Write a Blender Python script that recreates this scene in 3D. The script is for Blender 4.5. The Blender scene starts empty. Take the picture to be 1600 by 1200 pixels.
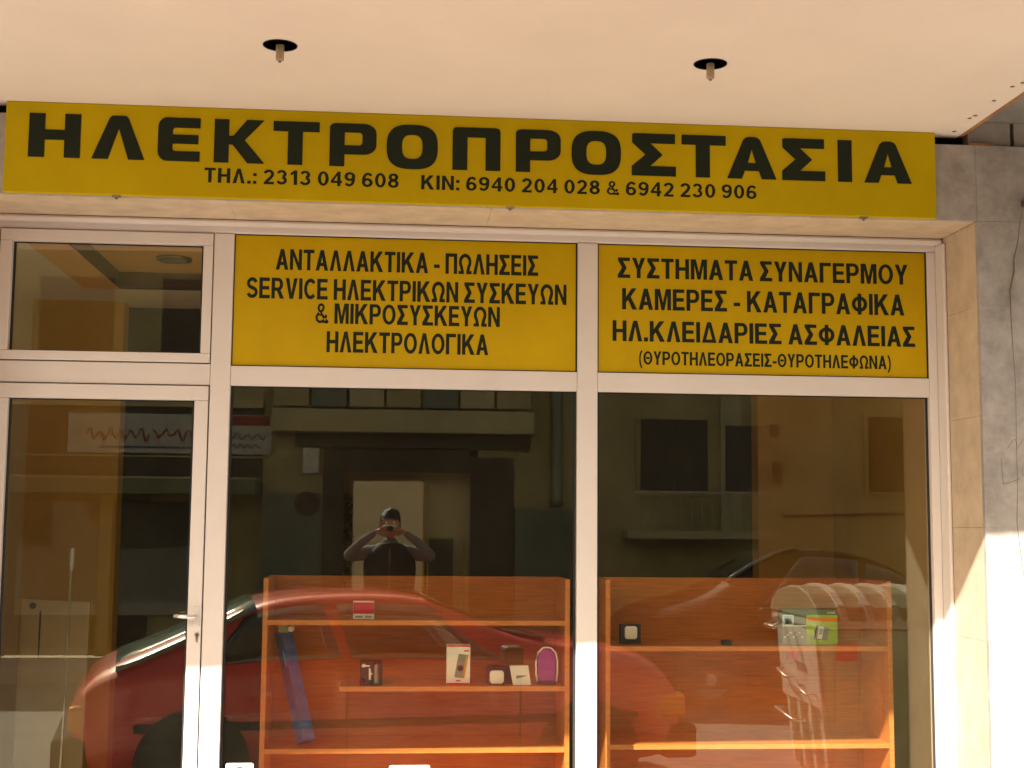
import bpy, bmesh, math, random
from mathutils import Vector, Matrix
random.seed(7)
R = math.radians
scn = bpy.context.scene
COL = scn.collection

# ------------------------------------------------------------------ camera, light, exposure
CAM_Y, CAM_H, FPX = -5.4, 1.62, 2143.3
YAW, PITCH, ROLL = R(4.99587), R(5.97590), R(0.48664)
_f = Vector((math.sin(YAW)*math.cos(PITCH), math.cos(YAW)*math.cos(PITCH), math.sin(PITCH)))
_r = Vector((math.cos(YAW), -math.sin(YAW), 0))
_u = _r.cross(_f)
CR = _r*math.cos(ROLL) + _u*math.sin(ROLL)
CU = -_r*math.sin(ROLL) + _u*math.cos(ROLL)
cam = bpy.data.cameras.new('camera'); camo = bpy.data.objects.new('camera', cam); COL.objects.link(camo)
m = Matrix((CR, CU, -_f)).transposed().to_4x4(); m.translation = (0, CAM_Y, CAM_H)
camo.matrix_world = m
cam.sensor_width = 36.0; cam.lens = FPX/1600*36.0
cam.clip_start = 0.02; cam.clip_end = 500
scn.camera = camo

SUN = Vector((0.50, 1.0, -0.90)).normalized()
world = bpy.data.worlds.new('World'); scn.world = world; world.use_nodes = True
nt = world.node_tree; nt.nodes.clear()
sky = nt.nodes.new('ShaderNodeTexSky'); sky.sky_type = 'NISHITA'; sky.sun_disc = False
sky.sun_elevation = math.asin(-SUN.z); sky.sun_rotation = math.atan2(-SUN.x, -SUN.y)
sky.dust_density = 3.0; sky.air_density = 1.0
tint = nt.nodes.new('ShaderNodeMix'); tint.data_type = 'RGBA'; tint.blend_type = 'MULTIPLY'
tint.inputs['Factor'].default_value = 1.0; tint.inputs['B'].default_value = (1.0, 0.88, 0.72, 1)
bg = nt.nodes.new('ShaderNodeBackground'); bg.inputs['Strength'].default_value = 0.10
wo = nt.nodes.new('ShaderNodeOutputWorld')
nt.links.new(sky.outputs[0], tint.inputs['A']); nt.links.new(tint.outputs['Result'], bg.inputs[0]); nt.links.new(bg.outputs[0], wo.inputs[0])
sl = bpy.data.lights.new('sun', 'SUN'); sl.energy = 5.0; sl.angle = R(0.6); sl.color = (1.0, 0.93, 0.84)
so = bpy.data.objects.new('sun', sl); COL.objects.link(so); so.rotation_euler = SUN.to_track_quat('-Z', 'Y').to_euler()
scn.view_settings.view_transform = 'Standard'; scn.view_settings.look = 'None'
scn.view_settings.exposure = 1.66; scn.view_settings.gamma = 1.0; scn.view_settings.use_curve_mapping = False
scn.render.engine = 'CYCLES'
scn.cycles.transparent_max_bounces = 24; scn.cycles.max_bounces = 10; scn.cycles.diffuse_bounces = 6
scn.cycles.sample_clamp_indirect = 8.0

def at(u, v, y):
    """point of the plane at depth y seen at photo pixel (u, v) of 1600 x 1200 (measuring aid)"""
    d = CR*((u-800)/FPX) + CU*((600-v)/FPX) + _f
    t = (y-CAM_Y)/d.y
    return Vector((0, CAM_Y, CAM_H)) + d*t

# ------------------------------------------------------------------ materials
MATS = {}
def mat(name, col, rough=0.6, metal=0.0, var=0.0, scale=6.0, bump=0.0, bscale=40.0, stretch=(1,1,1), spec=0.5, coat=0.0, col2=None, emis=0):
    if name in MATS: return MATS[name]
    M = bpy.data.materials.new(name); M.use_nodes = True; n = M.node_tree; b = n.nodes['Principled BSDF']
    b.inputs['Roughness'].default_value = rough; b.inputs['Metallic'].default_value = metal
    b.inputs['Specular IOR Level'].default_value = spec; b.inputs['Coat Weight'].default_value = coat
    c = (*col, 1); b.inputs['Base Color'].default_value = c
    if var or bump:
        tc = n.nodes.new('ShaderNodeTexCoord'); mp = n.nodes.new('ShaderNodeMapping')
        mp.inputs['Scale'].default_value = stretch; n.links.new(tc.outputs['Object'], mp.inputs[0])
    if var:
        no = n.nodes.new('ShaderNodeTexNoise'); no.inputs['Scale'].default_value = scale; no.inputs['Detail'].default_value = 8
        no.inputs['Roughness'].default_value = 0.65; n.links.new(mp.outputs[0], no.inputs[0])
        rp = n.nodes.new('ShaderNodeValToRGB'); rp.color_ramp.elements[0].position = .3; rp.color_ramp.elements[1].position = .7
        lo = tuple(x*(1-var) for x in col) if col2 is None else col2
        hi = tuple(min(1, x*(1+var*.6)) for x in col) if col2 is None else col
        rp.color_ramp.elements[0].color = (*lo, 1); rp.color_ramp.elements[1].color = (*hi, 1)
        n.links.new(no.outputs['Fac'], rp.inputs[0]); n.links.new(rp.outputs[0], b.inputs['Base Color'])
    if bump:
        n2 = n.nodes.new('ShaderNodeTexNoise'); n2.inputs['Scale'].default_value = bscale; n2.inputs['Detail'].default_value = 6
        n.links.new(mp.outputs[0], n2.inputs[0]); bp = n.nodes.new('ShaderNodeBump'); bp.inputs['Strength'].default_value = bump
        bp.inputs['Distance'].default_value = .01
        n.links.new(n2.outputs['Fac'], bp.inputs['Height']); n.links.new(bp.outputs[0], b.inputs['Normal'])
    MATS[name] = M
    return M

def glass_mat(name, tintc=(0.93, 0.92, 0.84), f0=0.05):
    M = bpy.data.materials.new(name); M.use_nodes = True; n = M.node_tree; n.nodes.clear()
    out = n.nodes.new('ShaderNodeOutputMaterial'); mx = n.nodes.new('ShaderNodeMixShader')
    tr = n.nodes.new('ShaderNodeBsdfTransparent'); tr.inputs[0].default_value = (*tintc, 1)
    gl = n.nodes.new('ShaderNodeBsdfGlossy'); gl.inputs['Roughness'].default_value = 0.0; gl.inputs[0].default_value = (1.0, 1.0, 0.84, 1)
    g = n.nodes.new('ShaderNodeNewGeometry'); dt = n.nodes.new('ShaderNodeVectorMath'); dt.operation = 'DOT_PRODUCT'
    n.links.new(g.outputs['Incoming'], dt.inputs[0]); n.links.new(g.outputs['Normal'], dt.inputs[1])
    ab = n.nodes.new('ShaderNodeMath'); ab.operation = 'ABSOLUTE'; n.links.new(dt.outputs['Value'], ab.inputs[0])
    s1 = n.nodes.new('ShaderNodeMath'); s1.operation = 'SUBTRACT'; s1.inputs[0].default_value = 1; n.links.new(ab.outputs[0], s1.inputs[1])
    pw = n.nodes.new('ShaderNodeMath'); pw.operation = 'POWER'; pw.inputs[1].default_value = 5; n.links.new(s1.outputs[0], pw.inputs[0])
    ma = n.nodes.new('ShaderNodeMath'); ma.operation = 'MULTIPLY_ADD'; ma.inputs[1].default_value = 1-f0; ma.inputs[2].default_value = f0
    n.links.new(pw.outputs[0], ma.inputs[0]); n.links.new(ma.outputs[0], mx.inputs[0])
    # patchy dusty film, put in for the hazy veil over the glass
    df = n.nodes.new('ShaderNodeBsdfDiffuse'); df.inputs[0].default_value = (.55, .50, .36, 1); m2 = n.nodes.new('ShaderNodeMixShader')
    tc = n.nodes.new('ShaderNodeTexCoord'); no = n.nodes.new('ShaderNodeTexNoise'); no.inputs['Scale'].default_value = 2.2; no.inputs['Detail'].default_value = 7
    mr = n.nodes.new('ShaderNodeMapRange'); mr.inputs[1].default_value = .35; mr.inputs[2].default_value = .75; mr.inputs[3].default_value = .001; mr.inputs[4].default_value = .009
    n.links.new(tc.outputs['Object'], no.inputs[0]); n.links.new(no.outputs['Fac'], mr.inputs[0]); n.links.new(mr.outputs[0], m2.inputs[0])
    n.links.new(tr.outputs[0], mx.inputs[1]); n.links.new(gl.outputs[0], mx.inputs[2])
    n.links.new(mx.outputs[0], m2.inputs[1]); n.links.new(df.outputs[0], m2.inputs[2]); n.links.new(m2.outputs[0], out.inputs[0])
    return M

GLASS = glass_mat('window glass', f0=0.078)
ALU = mat('white painted aluminium', (0.67, 0.62, 0.575), .38, var=.05, scale=3, bump=.04, bscale=180)
SEAL = mat('black rubber seal', (0.012, 0.012, 0.012), .7)
YEL = mat('yellow sign sheet', (0.475, 0.355, 0.0), .5, spec=.12, var=.12, scale=1.8, bump=.03, bscale=300)
YEL2 = mat('yellow translucent panel', (0.50, 0.335, 0.0), .5, spec=.15, var=.10, scale=3, bump=.03, bscale=300)
INK = mat('dark green-black lettering', (0.010, 0.017, 0.007), .6, spec=.2)
MARB = mat('grey-pink marble', (0.37, 0.345, 0.315), .5, var=.30, scale=13, bump=.08, bscale=60)
MARBJ = mat('bounce-warmed beige marble', (0.57, 0.46, 0.33), .5, var=.20, scale=10, bump=.06, bscale=50)  # same marble made warmer and paler to carry bounced light
GROUT = mat('cement joint', (0.34, 0.29, 0.23), .9, var=.2, scale=30)
PLAST = mat('cream painted soffit', (0.68, 0.605, 0.52), .7, var=.06, scale=1.4, bump=.10, bscale=26)
CONC = mat('raw concrete', (0.20, 0.19, 0.17), .9, var=.3, scale=5, bump=.3, bscale=30)
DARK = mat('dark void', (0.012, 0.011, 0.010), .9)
BRWOOD = mat('varnished brown strip', (0.32, 0.15, 0.05), .5, var=.3, scale=12)
STEEL = mat('dull zinc steel', (0.30, 0.27, 0.23), .42, .85, var=.3, scale=14)
BRASS = mat('lamp stem metal', (0.46, 0.36, 0.24), .45, .55)
CHROME = mat('satin aluminium', (0.75, 0.74, 0.72), .25, .9)
WOOD = mat('orange cherry laminate', (0.60, 0.185, 0.022), .36, var=.42, scale=5, stretch=(1.2, 1.2, 22), bump=.05, bscale=20, col2=(0.31, 0.105, 0.012))
WOODE = mat('light cherry edge band', (0.64, 0.24, 0.07), .35, var=.2, scale=6, stretch=(2, 2, 14))
OCHRE = mat('ochre painted wall', (0.62, 0.40, 0.06), .75, var=.12, scale=3, bump=.1, bscale=30)
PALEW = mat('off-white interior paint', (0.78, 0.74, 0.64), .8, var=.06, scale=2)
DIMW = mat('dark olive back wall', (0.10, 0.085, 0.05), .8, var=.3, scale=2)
TILEF = mat('brown floor tile', (0.42, 0.33, 0.22), .4, var=.25, scale=3)
CEILO = mat('orange ceiling paint', (0.75, 0.45, 0.15), .8, var=.06, scale=2)
CEILD = mat('dark brown beam and recess shade', (0.07, 0.03, 0.018), .6)
PAVE = mat('pale paving concrete', (0.50, 0.45, 0.39), .85, var=.16, scale=6, bump=.2, bscale=40)
ASPH = mat('worn grey asphalt', (0.17, 0.155, 0.135), .9, var=.22, scale=3, bump=.4, bscale=90)
KERB = mat('kerb stone', (0.38, 0.35, 0.30), .8, var=.2, scale=7)
WHITEP = mat('white paint line', (0.7, 0.7, 0.66), .7, var=.2, scale=14)
TYRE = mat('tyre rubber', (0.018, 0.018, 0.018), .8)
RIM = mat('painted wheel rim', (0.45, 0.45, 0.45), .35, .6)
REDP = mat('sun-faded red car paint', (0.80, 0.045, 0.045), .34, var=.08, scale=2, coat=1.0)
BLKP = mat('black car paint', (0.010, 0.010, 0.010), .6, spec=.15)
CARW = mat('sky-toned windscreen glass', (0.26, 0.33, 0.28), .12, spec=1.0, coat=.6)  # pale base colour stands in for sky reflected in the glass
CARG = mat('car window glass', (0.02, 0.028, 0.030), .04, spec=1.0, coat=.5)
TRIM = mat('black plastic trim', (0.025, 0.025, 0.025), .6)
AMB = mat('amber lamp lens', (0.75, 0.22, 0.02), .15, coat=.5)
REDL = mat('red lamp lens', (0.35, 0.01, 0.01), .15, coat=.5)
CLR = mat('clear lamp lens', (0.6, 0.6, 0.58), .1, coat=.8)
BING = mat('galvanised grey green steel', (0.33, 0.42, 0.28), .6, .1, var=.22, scale=6, bump=.1, bscale=30)
BINL = mat('weathered pale metal', (0.52, 0.50, 0.45), .6, .1, var=.35, scale=9, bump=.15, bscale=20)
SKIN = mat('skin', (0.45, 0.23, 0.14), .55, var=.08, scale=10)
HAIR = mat('dark hair', (0.018, 0.014, 0.011), .6, bump=.5, bscale=90)
SLEEVE = mat('grey knit sleeve', (0.20, 0.20, 0.20), .9, var=.15, scale=30, bump=.3, bscale=120)
VEST = mat('black padded vest', (0.02, 0.022, 0.022), .75, bump=.3, bscale=30)
JEANS = mat('dark denim', (0.03, 0.045, 0.08), .9, var=.2, scale=40)
WALLO = mat('dirty beige render', (0.32, 0.28, 0.14), .9, var=.25, scale=2, bump=.2, bscale=20)
WALLD = mat('dark brown shopfront', (0.045, 0.035, 0.025), .6, var=.2, scale=3)
WALLB = mat('blue grey panel', (0.12, 0.14, 0.11), .7, var=.15, scale=3)
WALLP = mat('pale yellow lobby wall', (0.78, 0.66, 0.42), .8, var=.08, scale=3)
LEDGE = mat('pale concrete ledge', (0.40, 0.35, 0.20), .85, var=.2, scale=3)
LEAF = mat('dark leaf', (0.04, 0.07, 0.02), .6, var=.4, scale=20)
def flat(name, r, g, b, rough=.5): return mat(name, (r, g, b), rough)
WHITE = flat('printed white', .80, .80, .78); RED = flat('printed red', .60, .02, .03); BLUE = flat('printed blue', .03, .10, .42)
LBLUE = flat('printed light blue', .25, .50, .72); GREEN = flat('printed lime green', .33, .55, .03); ORNG = flat('printed orange', .80, .22, .02)
NAVY = flat('printed navy', .012, .02, .05); BLACK = flat('printed black', .015, .015, .015); GREYP = flat('printed grey', .25, .25, .26)
TEAL = flat('printed teal', .05, .25, .30); YELP = flat('yellow meter shell', .62, .30, .02); PURP = mat('violet plastic', (.30, .06, .34), .25, coat=.4)
BLUEB = mat('blue carton print', (0.07, 0.11, 0.33), .5, var=.5, scale=18)

# ------------------------------------------------------------------ builders
WLOC = {}
def thing(name, label, cat, loc=(0, 0, 0), group=None):
    o = bpy.data.objects.new(name, None); COL.objects.link(o); o.location = loc; o.empty_display_size = .1
    o['label'] = label; o['category'] = cat
    if group: o['group'] = group
    WLOC[o.name] = Vector(loc); return o
def wloc(o):
    v = Vector((0, 0, 0))
    while o is not None:
        v = v + o.location; o = o.parent
    return v

class MB:
    """collects world-space shapes, then links them as one mesh object"""
    def __init__(s): s.bm = bmesh.new()
    def hexa(s, p):     # 8 points: bottom 4 ccw, top 4 ccw
        v = [s.bm.verts.new(q) for q in p]
        for f in ((3,2,1,0), (4,5,6,7), (0,1,5,4), (1,2,6,5), (2,3,7,6), (3,0,4,7)): s.bm.faces.new([v[i] for i in f])
        return s
    def box(s, x0, x1, y0, y1, z0, z1):
        return s.hexa([(x0,y0,z0),(x1,y0,z0),(x1,y1,z0),(x0,y1,z0),(x0,y0,z1),(x1,y0,z1),(x1,y1,z1),(x0,y1,z1)])
    def obox(s, c, sx, sy, sz, rot):   # oriented box
        M = Matrix.Translation(c) @ rot.to_matrix().to_4x4() if hasattr(rot, 'to_matrix') else Matrix.Translation(c) @ rot.to_4x4()
        q = [M @ Vector((a*sx/2, b*sy/2, d*sz/2)) for d in (-1, 1) for a, b in ((-1,-1),(1,-1),(1,1),(-1,1))]
        return s.hexa(q)
    def prism(s, pts, d0, d1, axis='y'):   # polygon (a,b) extruded along axis
        def P(a, b, d): return {'y': (a, d, b), 'x': (d, a, b), 'z': (a, b, d)}[axis]
        n = len(pts); A = [s.bm.verts.new(P(a, b, d0)) for a, b in pts]; B = [s.bm.verts.new(P(a, b, d1)) for a, b in pts]
        s.bm.faces.new(A); s.bm.faces.new(B[::-1])
        for i in range(n): s.bm.faces.new((A[i], B[i], B[(i+1) % n], A[(i+1) % n]))
        return s
    def tube(s, pts, r, n=10, caps=True):
        pts = [Vector(p) for p in pts]; rs = r if isinstance(r, (list, tuple)) else [r]*len(pts); rings = []
        for i, p in enumerate(pts):
            t = (pts[min(i+1, len(pts)-1)] - pts[max(i-1, 0)]).normalized()
            a = t.cross(Vector((0, 0, 1)) if abs(t.z) < .9 else Vector((1, 0, 0))).normalized(); b = t.cross(a)
            rings.append([s.bm.verts.new(p + (a*math.cos(k*2*math.pi/n) + b*math.sin(k*2*math.pi/n))*rs[i]) for k in range(n)])
        for i in range(len(rings)-1):
            for k in range(n): s.bm.faces.new((rings[i][k], rings[i][(k+1) % n], rings[i+1][(k+1) % n], rings[i+1][k]))
        if caps:
            s.bm.faces.new(rings[0][::-1]); s.bm.faces.new(rings[-1])
        return s
    def lathe(s, c, prof, n=24, axis='z'):   # prof: (radius, height)
        rings = []
        for r, h in prof:
            ring = []
            for k in range(n):
                a, b = r*math.cos(k*2*math.pi/n), r*math.sin(k*2*math.pi/n)
                p = {'z': (a, b, h), 'y': (a, h, b), 'x': (h, a, b)}[axis]
                ring.append(s.bm.verts.new(Vector(c)+Vector(p)))
            rings.append(ring)
        for i in range(len(rings)-1):
            for k in range(n): s.bm.faces.new((rings[i][k], rings[i][(k+1) % n], rings[i+1][(k+1) % n], rings[i+1][k]))
        s.bm.faces.new(rings[0][::-1]); s.bm.faces.new(rings[-1]); return s
    def grid(s, rows, close=False):
        V = [[s.bm.verts.new(p) for p in row] for row in rows]
        for i in range(len(V)-1):
            m = len(V[i])
            for k in range(m if close else m-1): s.bm.faces.new((V[i][k], V[i][(k+1) % m], V[i+1][(k+1) % m], V[i+1][k]))
        return V
    def quad(s, a, b, c, d): s.bm.faces.new([s.bm.verts.new(p) for p in (a, b, c, d)]); return s
    def build(s, name, material, parent=None, bevel=0, smooth=False, subsurf=0, solid=0, kind=None):
        bmesh.ops.recalc_face_normals(s.bm, faces=s.bm.faces)
        me = bpy.data.meshes.new(name)
        off = wloc(parent) if parent else Vector((0, 0, 0))
        if parent is None and s.bm.verts:
            xs = [v.co for v in s.bm.verts]
            off = Vector(((min(p.x for p in xs)+max(p.x for p in xs))/2, (min(p.y for p in xs)+max(p.y for p in xs))/2, min(p.z for p in xs)))
        bmesh.ops.translate(s.bm, verts=s.bm.verts, vec=-off)
        s.bm.to_mesh(me); s.bm.free(); me.materials.append(material)
        o = bpy.data.objects.new(name, me); COL.objects.link(o)
        if parent: o.parent = parent
        else: o.location = off
        if smooth:
            for p in me.polygons: p.use_smooth = True
        if solid:
            md = o.modifiers.new('solid', 'SOLIDIFY'); md.thickness = solid; md.offset = 0
        if subsurf:
            md = o.modifiers.new('sub', 'SUBSURF'); md.levels = subsurf; md.render_levels = subsurf
        if bevel:
            md = o.modifiers.new('bevel', 'BEVEL'); md.width = bevel; md.segments = 2; md.limit_method = 'ANGLE'; md.angle_limit = R(40)
        if kind: o['kind'] = kind
        return o
def tag(o, label, cat, group=None):
    o['label'] = label; o['category'] = cat
    if group: o['group'] = group
    return o
def bx(name, material, parent, x0, x1, y0, y1, z0, z1, **k): return MB().box(x0, x1, y0, y1, z0, z1).build(name, material, parent, **k)
def copy_tree(o, parent=None):
    c = o.copy(); COL.objects.link(c); c.parent = parent
    for ch in list(o.children): copy_tree(ch, c)
    return c

def curve_mesh(cu, name):
    ob = bpy.data.objects.new('tmp', cu); COL.objects.link(ob)
    bpy.context.view_layer.update()
    me = bpy.data.meshes.new_from_object(ob.evaluated_get(bpy.context.evaluated_depsgraph_get()))
    bpy.data.objects.remove(ob); me.name = name; return me
def place_flat(me, name, material, parent, x0, x1, y, z0, z1, thick=.0012, mirror=False):
    """fit a flat XY mesh into the rectangle x0..x1, z0..z1 on the plane y, facing -y"""
    xs = [v.co.x for v in me.vertices]; ys = [v.co.y for v in me.vertices]; zs = [v.co.z for v in me.vertices]
    a, b, c, d = min(xs), max(xs), min(ys), max(ys); zl, zh = min(zs), max(zs); off = wloc(parent)
    for v in me.vertices:
        t = (v.co.x-a)/(b-a)
        if mirror: t = 1-t
        h = (v.co.z-zl)/((zh-zl) or 1)
        s = -1 if not mirror else 1
        v.co = Vector((x0+t*(x1-x0), y+s*h*thick, z0+(v.co.y-c)/(d-c)*(z1-z0))) - off
    me.materials.clear(); me.materials.append(material)
    o = bpy.data.objects.new(name, me); COL.objects.link(o); o.parent = parent; return o
def earc(cx, cy, rx, ry, a0, a1, n=14): return [(cx+rx*math.cos(R(a0+(a1-a0)*i/n)), cy+ry*math.sin(R(a0+(a1-a0)*i/n))) for i in range(n+1)]
def ribbon(p, t):
    L, Q = [], []
    for i, (x, y) in enumerate(p):
        ax, ay = p[max(i-1, 0)]; bx_, by_ = p[min(i+1, len(p)-1)]; dx, dy = bx_-ax, by_-ay; d = math.hypot(dx, dy) or 1
        L.append((x-dy/d*t/2, y+dx/d*t/2)); Q.append((x+dy/d*t/2, y-dx/d*t/2))
    return L + Q[::-1]
def ring(cx, cy, rx, ry, tx=.19, ty=.165): return [earc(cx, cy, rx+tx/2, ry+ty/2, 0, 350, 28), earc(cx, cy, rx-tx/2, ry-ty/2, 0, 350, 28)]
def rc(a, b, c, d): return [(a, c), (b, c), (b, d), (a, d)]
_P = [[(0,0),(.20,0),(.20,.37),(.40,.37)] + earc(.40, .685, .27, .315, -90, 90, 10) + [(0,1)], [(.20,.53),(.20,.84),(.38,.84)] + earc(.38, .685, .10, .155, 90, -90, 6)]
_E = [[(0,0),(.62,0),(.62,.17),(.20,.17),(.20,.42),(.57,.42),(.57,.59),(.20,.59),(.20,.83),(.60,.83),(.60,1),(0,1)]]
_I = [rc(0, .20, 0, 1)]
_6 = [ring(.31, .31, .22, .225), [ribbon([(.53,.78),(.46,.87),(.36,.915),(.26,.89),(.17,.80),(.11,.66),(.09,.50),(.09,.34)], .17)]]
_O = ring(.39, .5, .295, .42)
GLY = {   # width, [group of contours, ...]
 'Α': (.74, [[[(0,0),(.21,0),(.27,.22),(.47,.22),(.53,0),(.74,0),(.47,1),(.27,1)], [(.31,.38),(.43,.38),(.37,.66)]]]),
 'Δ': (.74, [[[(0,0),(.74,0),(.47,1),(.27,1)], [(.22,.16),(.52,.16),(.37,.74)]]]),
 'Λ': (.70, [[[(0,0),(.21,0),(.35,.70),(.49,0),(.70,0),(.45,1),(.25,1)]]]),
 'V': (.70, [[[(.25,0),(.45,0),(.70,1),(.49,1),(.35,.30),(.21,1),(0,1)]]]),
 'Ν': (.70, [[[(0,0),(.19,0),(.19,.66),(.50,0),(.70,0),(.70,1),(.51,1),(.51,.36),(.20,1),(0,1)]]]),
 'Μ': (.84, [[[(0,0),(.19,0),(.19,.70),(.34,0),(.50,0),(.65,.70),(.65,0),(.84,0),(.84,1),(.57,1),(.42,.36),(.27,1),(0,1)]]]),
 'Τ': (.64, [[[(.22,0),(.42,0),(.42,.83),(.64,.83),(.64,1),(0,1),(0,.83),(.22,.83)]]]),
 'Κ': (.76, [[[(0,0),(.2,0),(.2,.32),(.30,.44),(.52,0),(.77,0),(.44,.60),(.74,1),(.49,1),(.2,.60),(.2,1),(0,1)]]]),
 'Ι': (.20, [_I]), 'Ε': (.62, [_E]), 'Γ': (.60, [[[(0,0),(.20,0),(.20,.83),(.60,.83),(.60,1),(0,1)]]]),
 'Π': (.70, [[[(0,0),(.20,0),(.20,.83),(.50,.83),(.50,0),(.70,0),(.70,1),(0,1)]]]),
 'Η': (.70, [[[(0,0),(.20,0),(.20,.42),(.50,.42),(.50,0),(.70,0),(.70,1),(.50,1),(.50,.59),(.20,.59),(.20,1),(0,1)]]]),
 'Σ': (.64, [[[(0,0),(.64,0),(.64,.17),(.28,.17),(.46,.50),(.27,.83),(.62,.83),(.62,1),(.01,1),(.01,.86),(.22,.51),(0,.15)]]]),
 'Ρ': (.67, [_P]), 'R': (.72, [_P, [[(.30,.40),(.50,0),(.74,0),(.52,.42)]]]),
 'Υ': (.68, [[[(.24,0),(.44,0),(.44,.42),(.68,1),(.46,1),(.34,.64),(.22,1),(0,1),(.24,.42)]]]),
 'Ο': (.78, [_O]), 'Θ': (.78, [_O, [rc(.24, .54, .42, .58)]]), 'Φ': (.82, [ring(.41, .5, .315, .29), [rc(.31, .51, 0, 1)]]),
 'Ω': (.78, [[ribbon([(.24,.08),(.20,.24)] + earc(.39, .58, .29, .335, 220, -40, 16) + [(.58,.24),(.54,.08)], .18)], [rc(0, .32, 0, .16)], [rc(.46, .78, 0, .16)]]),
 'C': (.68, [[ribbon(earc(.38, .5, .285, .415, 42, 318, 18), .18)]]),
 'S': (.64, [[ribbon(earc(.32, .715, .225, .20, 15, 245, 12) + earc(.32, .285, .235, .20, 65, -165, 12), .175)]]),
 '0': (.62, [ring(.31, .5, .22, .415)]), '1': (.46, [[[(.22,0),(.42,0),(.42,1),(.27,1),(.04,.82),(.04,.64),(.22,.74)]]]),
 '2': (.62, [[ribbon(earc(.30, .70, .215, .215, 170, -30, 12) + [(.40,.44),(.24,.26),(.12,.10)], .18)], [rc(.02, .60, 0, .165)]]),
 '3': (.62, [[ribbon(earc(.28, .725, .20, .19, 165, -75, 12), .175)], [ribbon(earc(.28, .29, .225, .205, 80, -165, 12), .175)]]),
 '4': (.64, [[[(.36,0),(.55,0),(.55,.22),(.64,.22),(.64,.38),(.55,.38),(.55,1),(.38,1),(0,.38),(0,.22),(.36,.22)], [(.16,.38),(.36,.38),(.36,.72)]]]),
 '6': (.62, _6), '9': (.62, [[[(.62-x, 1-y) for x, y in c] for c in g] for g in _6]),
 '8': (.62, [ring(.31, .73, .19, .185), ring(.31, .29, .22, .205)]),
 '&': (.78, [[ribbon([(.76,.04),(.58,.22),(.40,.42),(.25,.60),(.19,.76),(.24,.89),(.35,.93),(.46,.88),(.49,.77),(.42,.64),(.28,.53),(.14,.42),(.08,.28),(.12,.15),(.25,.07),(.42,.09),(.56,.20),(.66,.42)], .135)]]),
 '-': (.34, [[rc(0, .34, .27, .44)]]), '.': (.20, [[rc(0, .20, 0, .20)]]), ':': (.20, [[rc(0, .20, 0, .20)], [rc(0, .20, .52, .72)]]),
 '(': (.30, [[ribbon([(.26,1.04),(.14,.80),(.09,.54),(.09,.26),(.14,.0),(.26,-.24)], .14)]]), ')': (.30, [[ribbon([(.04,1.04),(.16,.80),(.21,.54),(.21,.26),(.16,.0),(.04,-.24)], .14)]]),
}
for _a, _b in (('A', 'Α'), ('E', 'Ε'), ('I', 'Ι'), ('L', 'Γ'), ('M', 'Μ')): GLY[_a] = GLY[_b]
GC = {}
def glyph(ch):
    if ch not in GC:
        out = []
        for grp in GLY[ch][1]:
            cu = bpy.data.curves.new('g', 'CURVE'); cu.dimensions = '2D'; cu.fill_mode = 'BOTH'
            for p in grp:
                sp = cu.splines.new('POLY'); sp.points.add(len(p)-1); sp.use_cyclic_u = True
                for q, (a, b) in zip(sp.points, p): q.co = (a, b, 0, 1)
            me = curve_mesh(cu, 'g'); out.append(([tuple(v.co) for v in me.vertices], [list(p.vertices) for p in me.polygons])); bpy.data.meshes.remove(me)
        GC[ch] = out
    return GC[ch]
def text(s, parent, material, x0, x1, y, z0, z1, gap=.085, name='word'):
    """bold sans capitals fitted to x0..x1, cap height z0..z1; one flat mesh per word"""
    pen = 0; words = [[]]
    for ch in s:
        if ch == ' ': pen += .26; words.append([]); continue
        words[-1].append((ch, pen)); pen += GLY[ch][0] + gap
    k = (x1-x0)/(pen-gap); off = wloc(parent)
    for w in words:
        if not w: continue
        V, F = [], []
        for ch, px in w:
            for li, (vs, fs) in enumerate(glyph(ch)):
                n = len(V); V += [Vector((x0+(px+a)*k, y-li*.0001, z0+b*(z1-z0)))-off for a, b, _ in vs]
                F += [[n+i for i in f] for f in fs]
        me = bpy.data.meshes.new(name); me.from_pydata(V, [], F); me.materials.append(material)
        o = bpy.data.objects.new(name, me); COL.objects.link(o); o.parent = parent
def letter(polys, parent, material, x0, x1, y, z0, z1, thick=.003):
    cu = bpy.data.curves.new('letter', 'CURVE'); cu.dimensions = '2D'; cu.fill_mode = 'BOTH'; cu.extrude = .01
    for p in polys:
        sp = cu.splines.new('POLY'); sp.points.add(len(p)-1); sp.use_cyclic_u = True
        for q, (a, b) in zip(sp.points, p): q.co = (a, b, 0, 1)
    return place_flat(curve_mesh(cu, 'letter'), 'letter', material, parent, x0, x1, y, z0, z1, thick)

# ------------------------------------------------------------------ ground
def struct(name, material, x0, x1, y0, y1, z0, z1, **k): return bx(name, material, None, x0, x1, y0, y1, z0, z1, kind='structure', **k)
struct('ground', mat('bare ground', (0.3, 0.26, 0.2), .9), -90, 90, -90, 90, -.60, -.30)
struct('road', ASPH, -60, 60, -10.2, -3.42, -.295, -.12)
struct('pavement_bed', GROUT, -14, 14, -3.27, -.36, -.295, -.012)
struct('far_pavement', PAVE, -60, 60, -11.9, -10.32, -.295, 0.0)
o = struct('kerb', KERB, -60, 60, -3.42, -3.27, -.29, 0.0, bevel=.012)
o = struct('far_kerb', KERB, -60, 60, -10.32, -10.2, -.29, 0.004, bevel=.012)
slabs = MB()
for i in range(-12, 13):
    for j in range(6):
        slabs.box(i*.5+.004, i*.5+.496, -3.26+j*.48+.004, -3.26+j*.48+.476, -.0115, random.uniform(-.001, .001))
slabs.build('paving_slabs', PAVE, None, kind='structure')
struct('pavement_left', PAVE, -60, -14.01, -3.27, -.36, -.295, 0); struct('pavement_right', PAVE, 14.01, 60, -3.27, -.36, -.295, 0)

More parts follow.
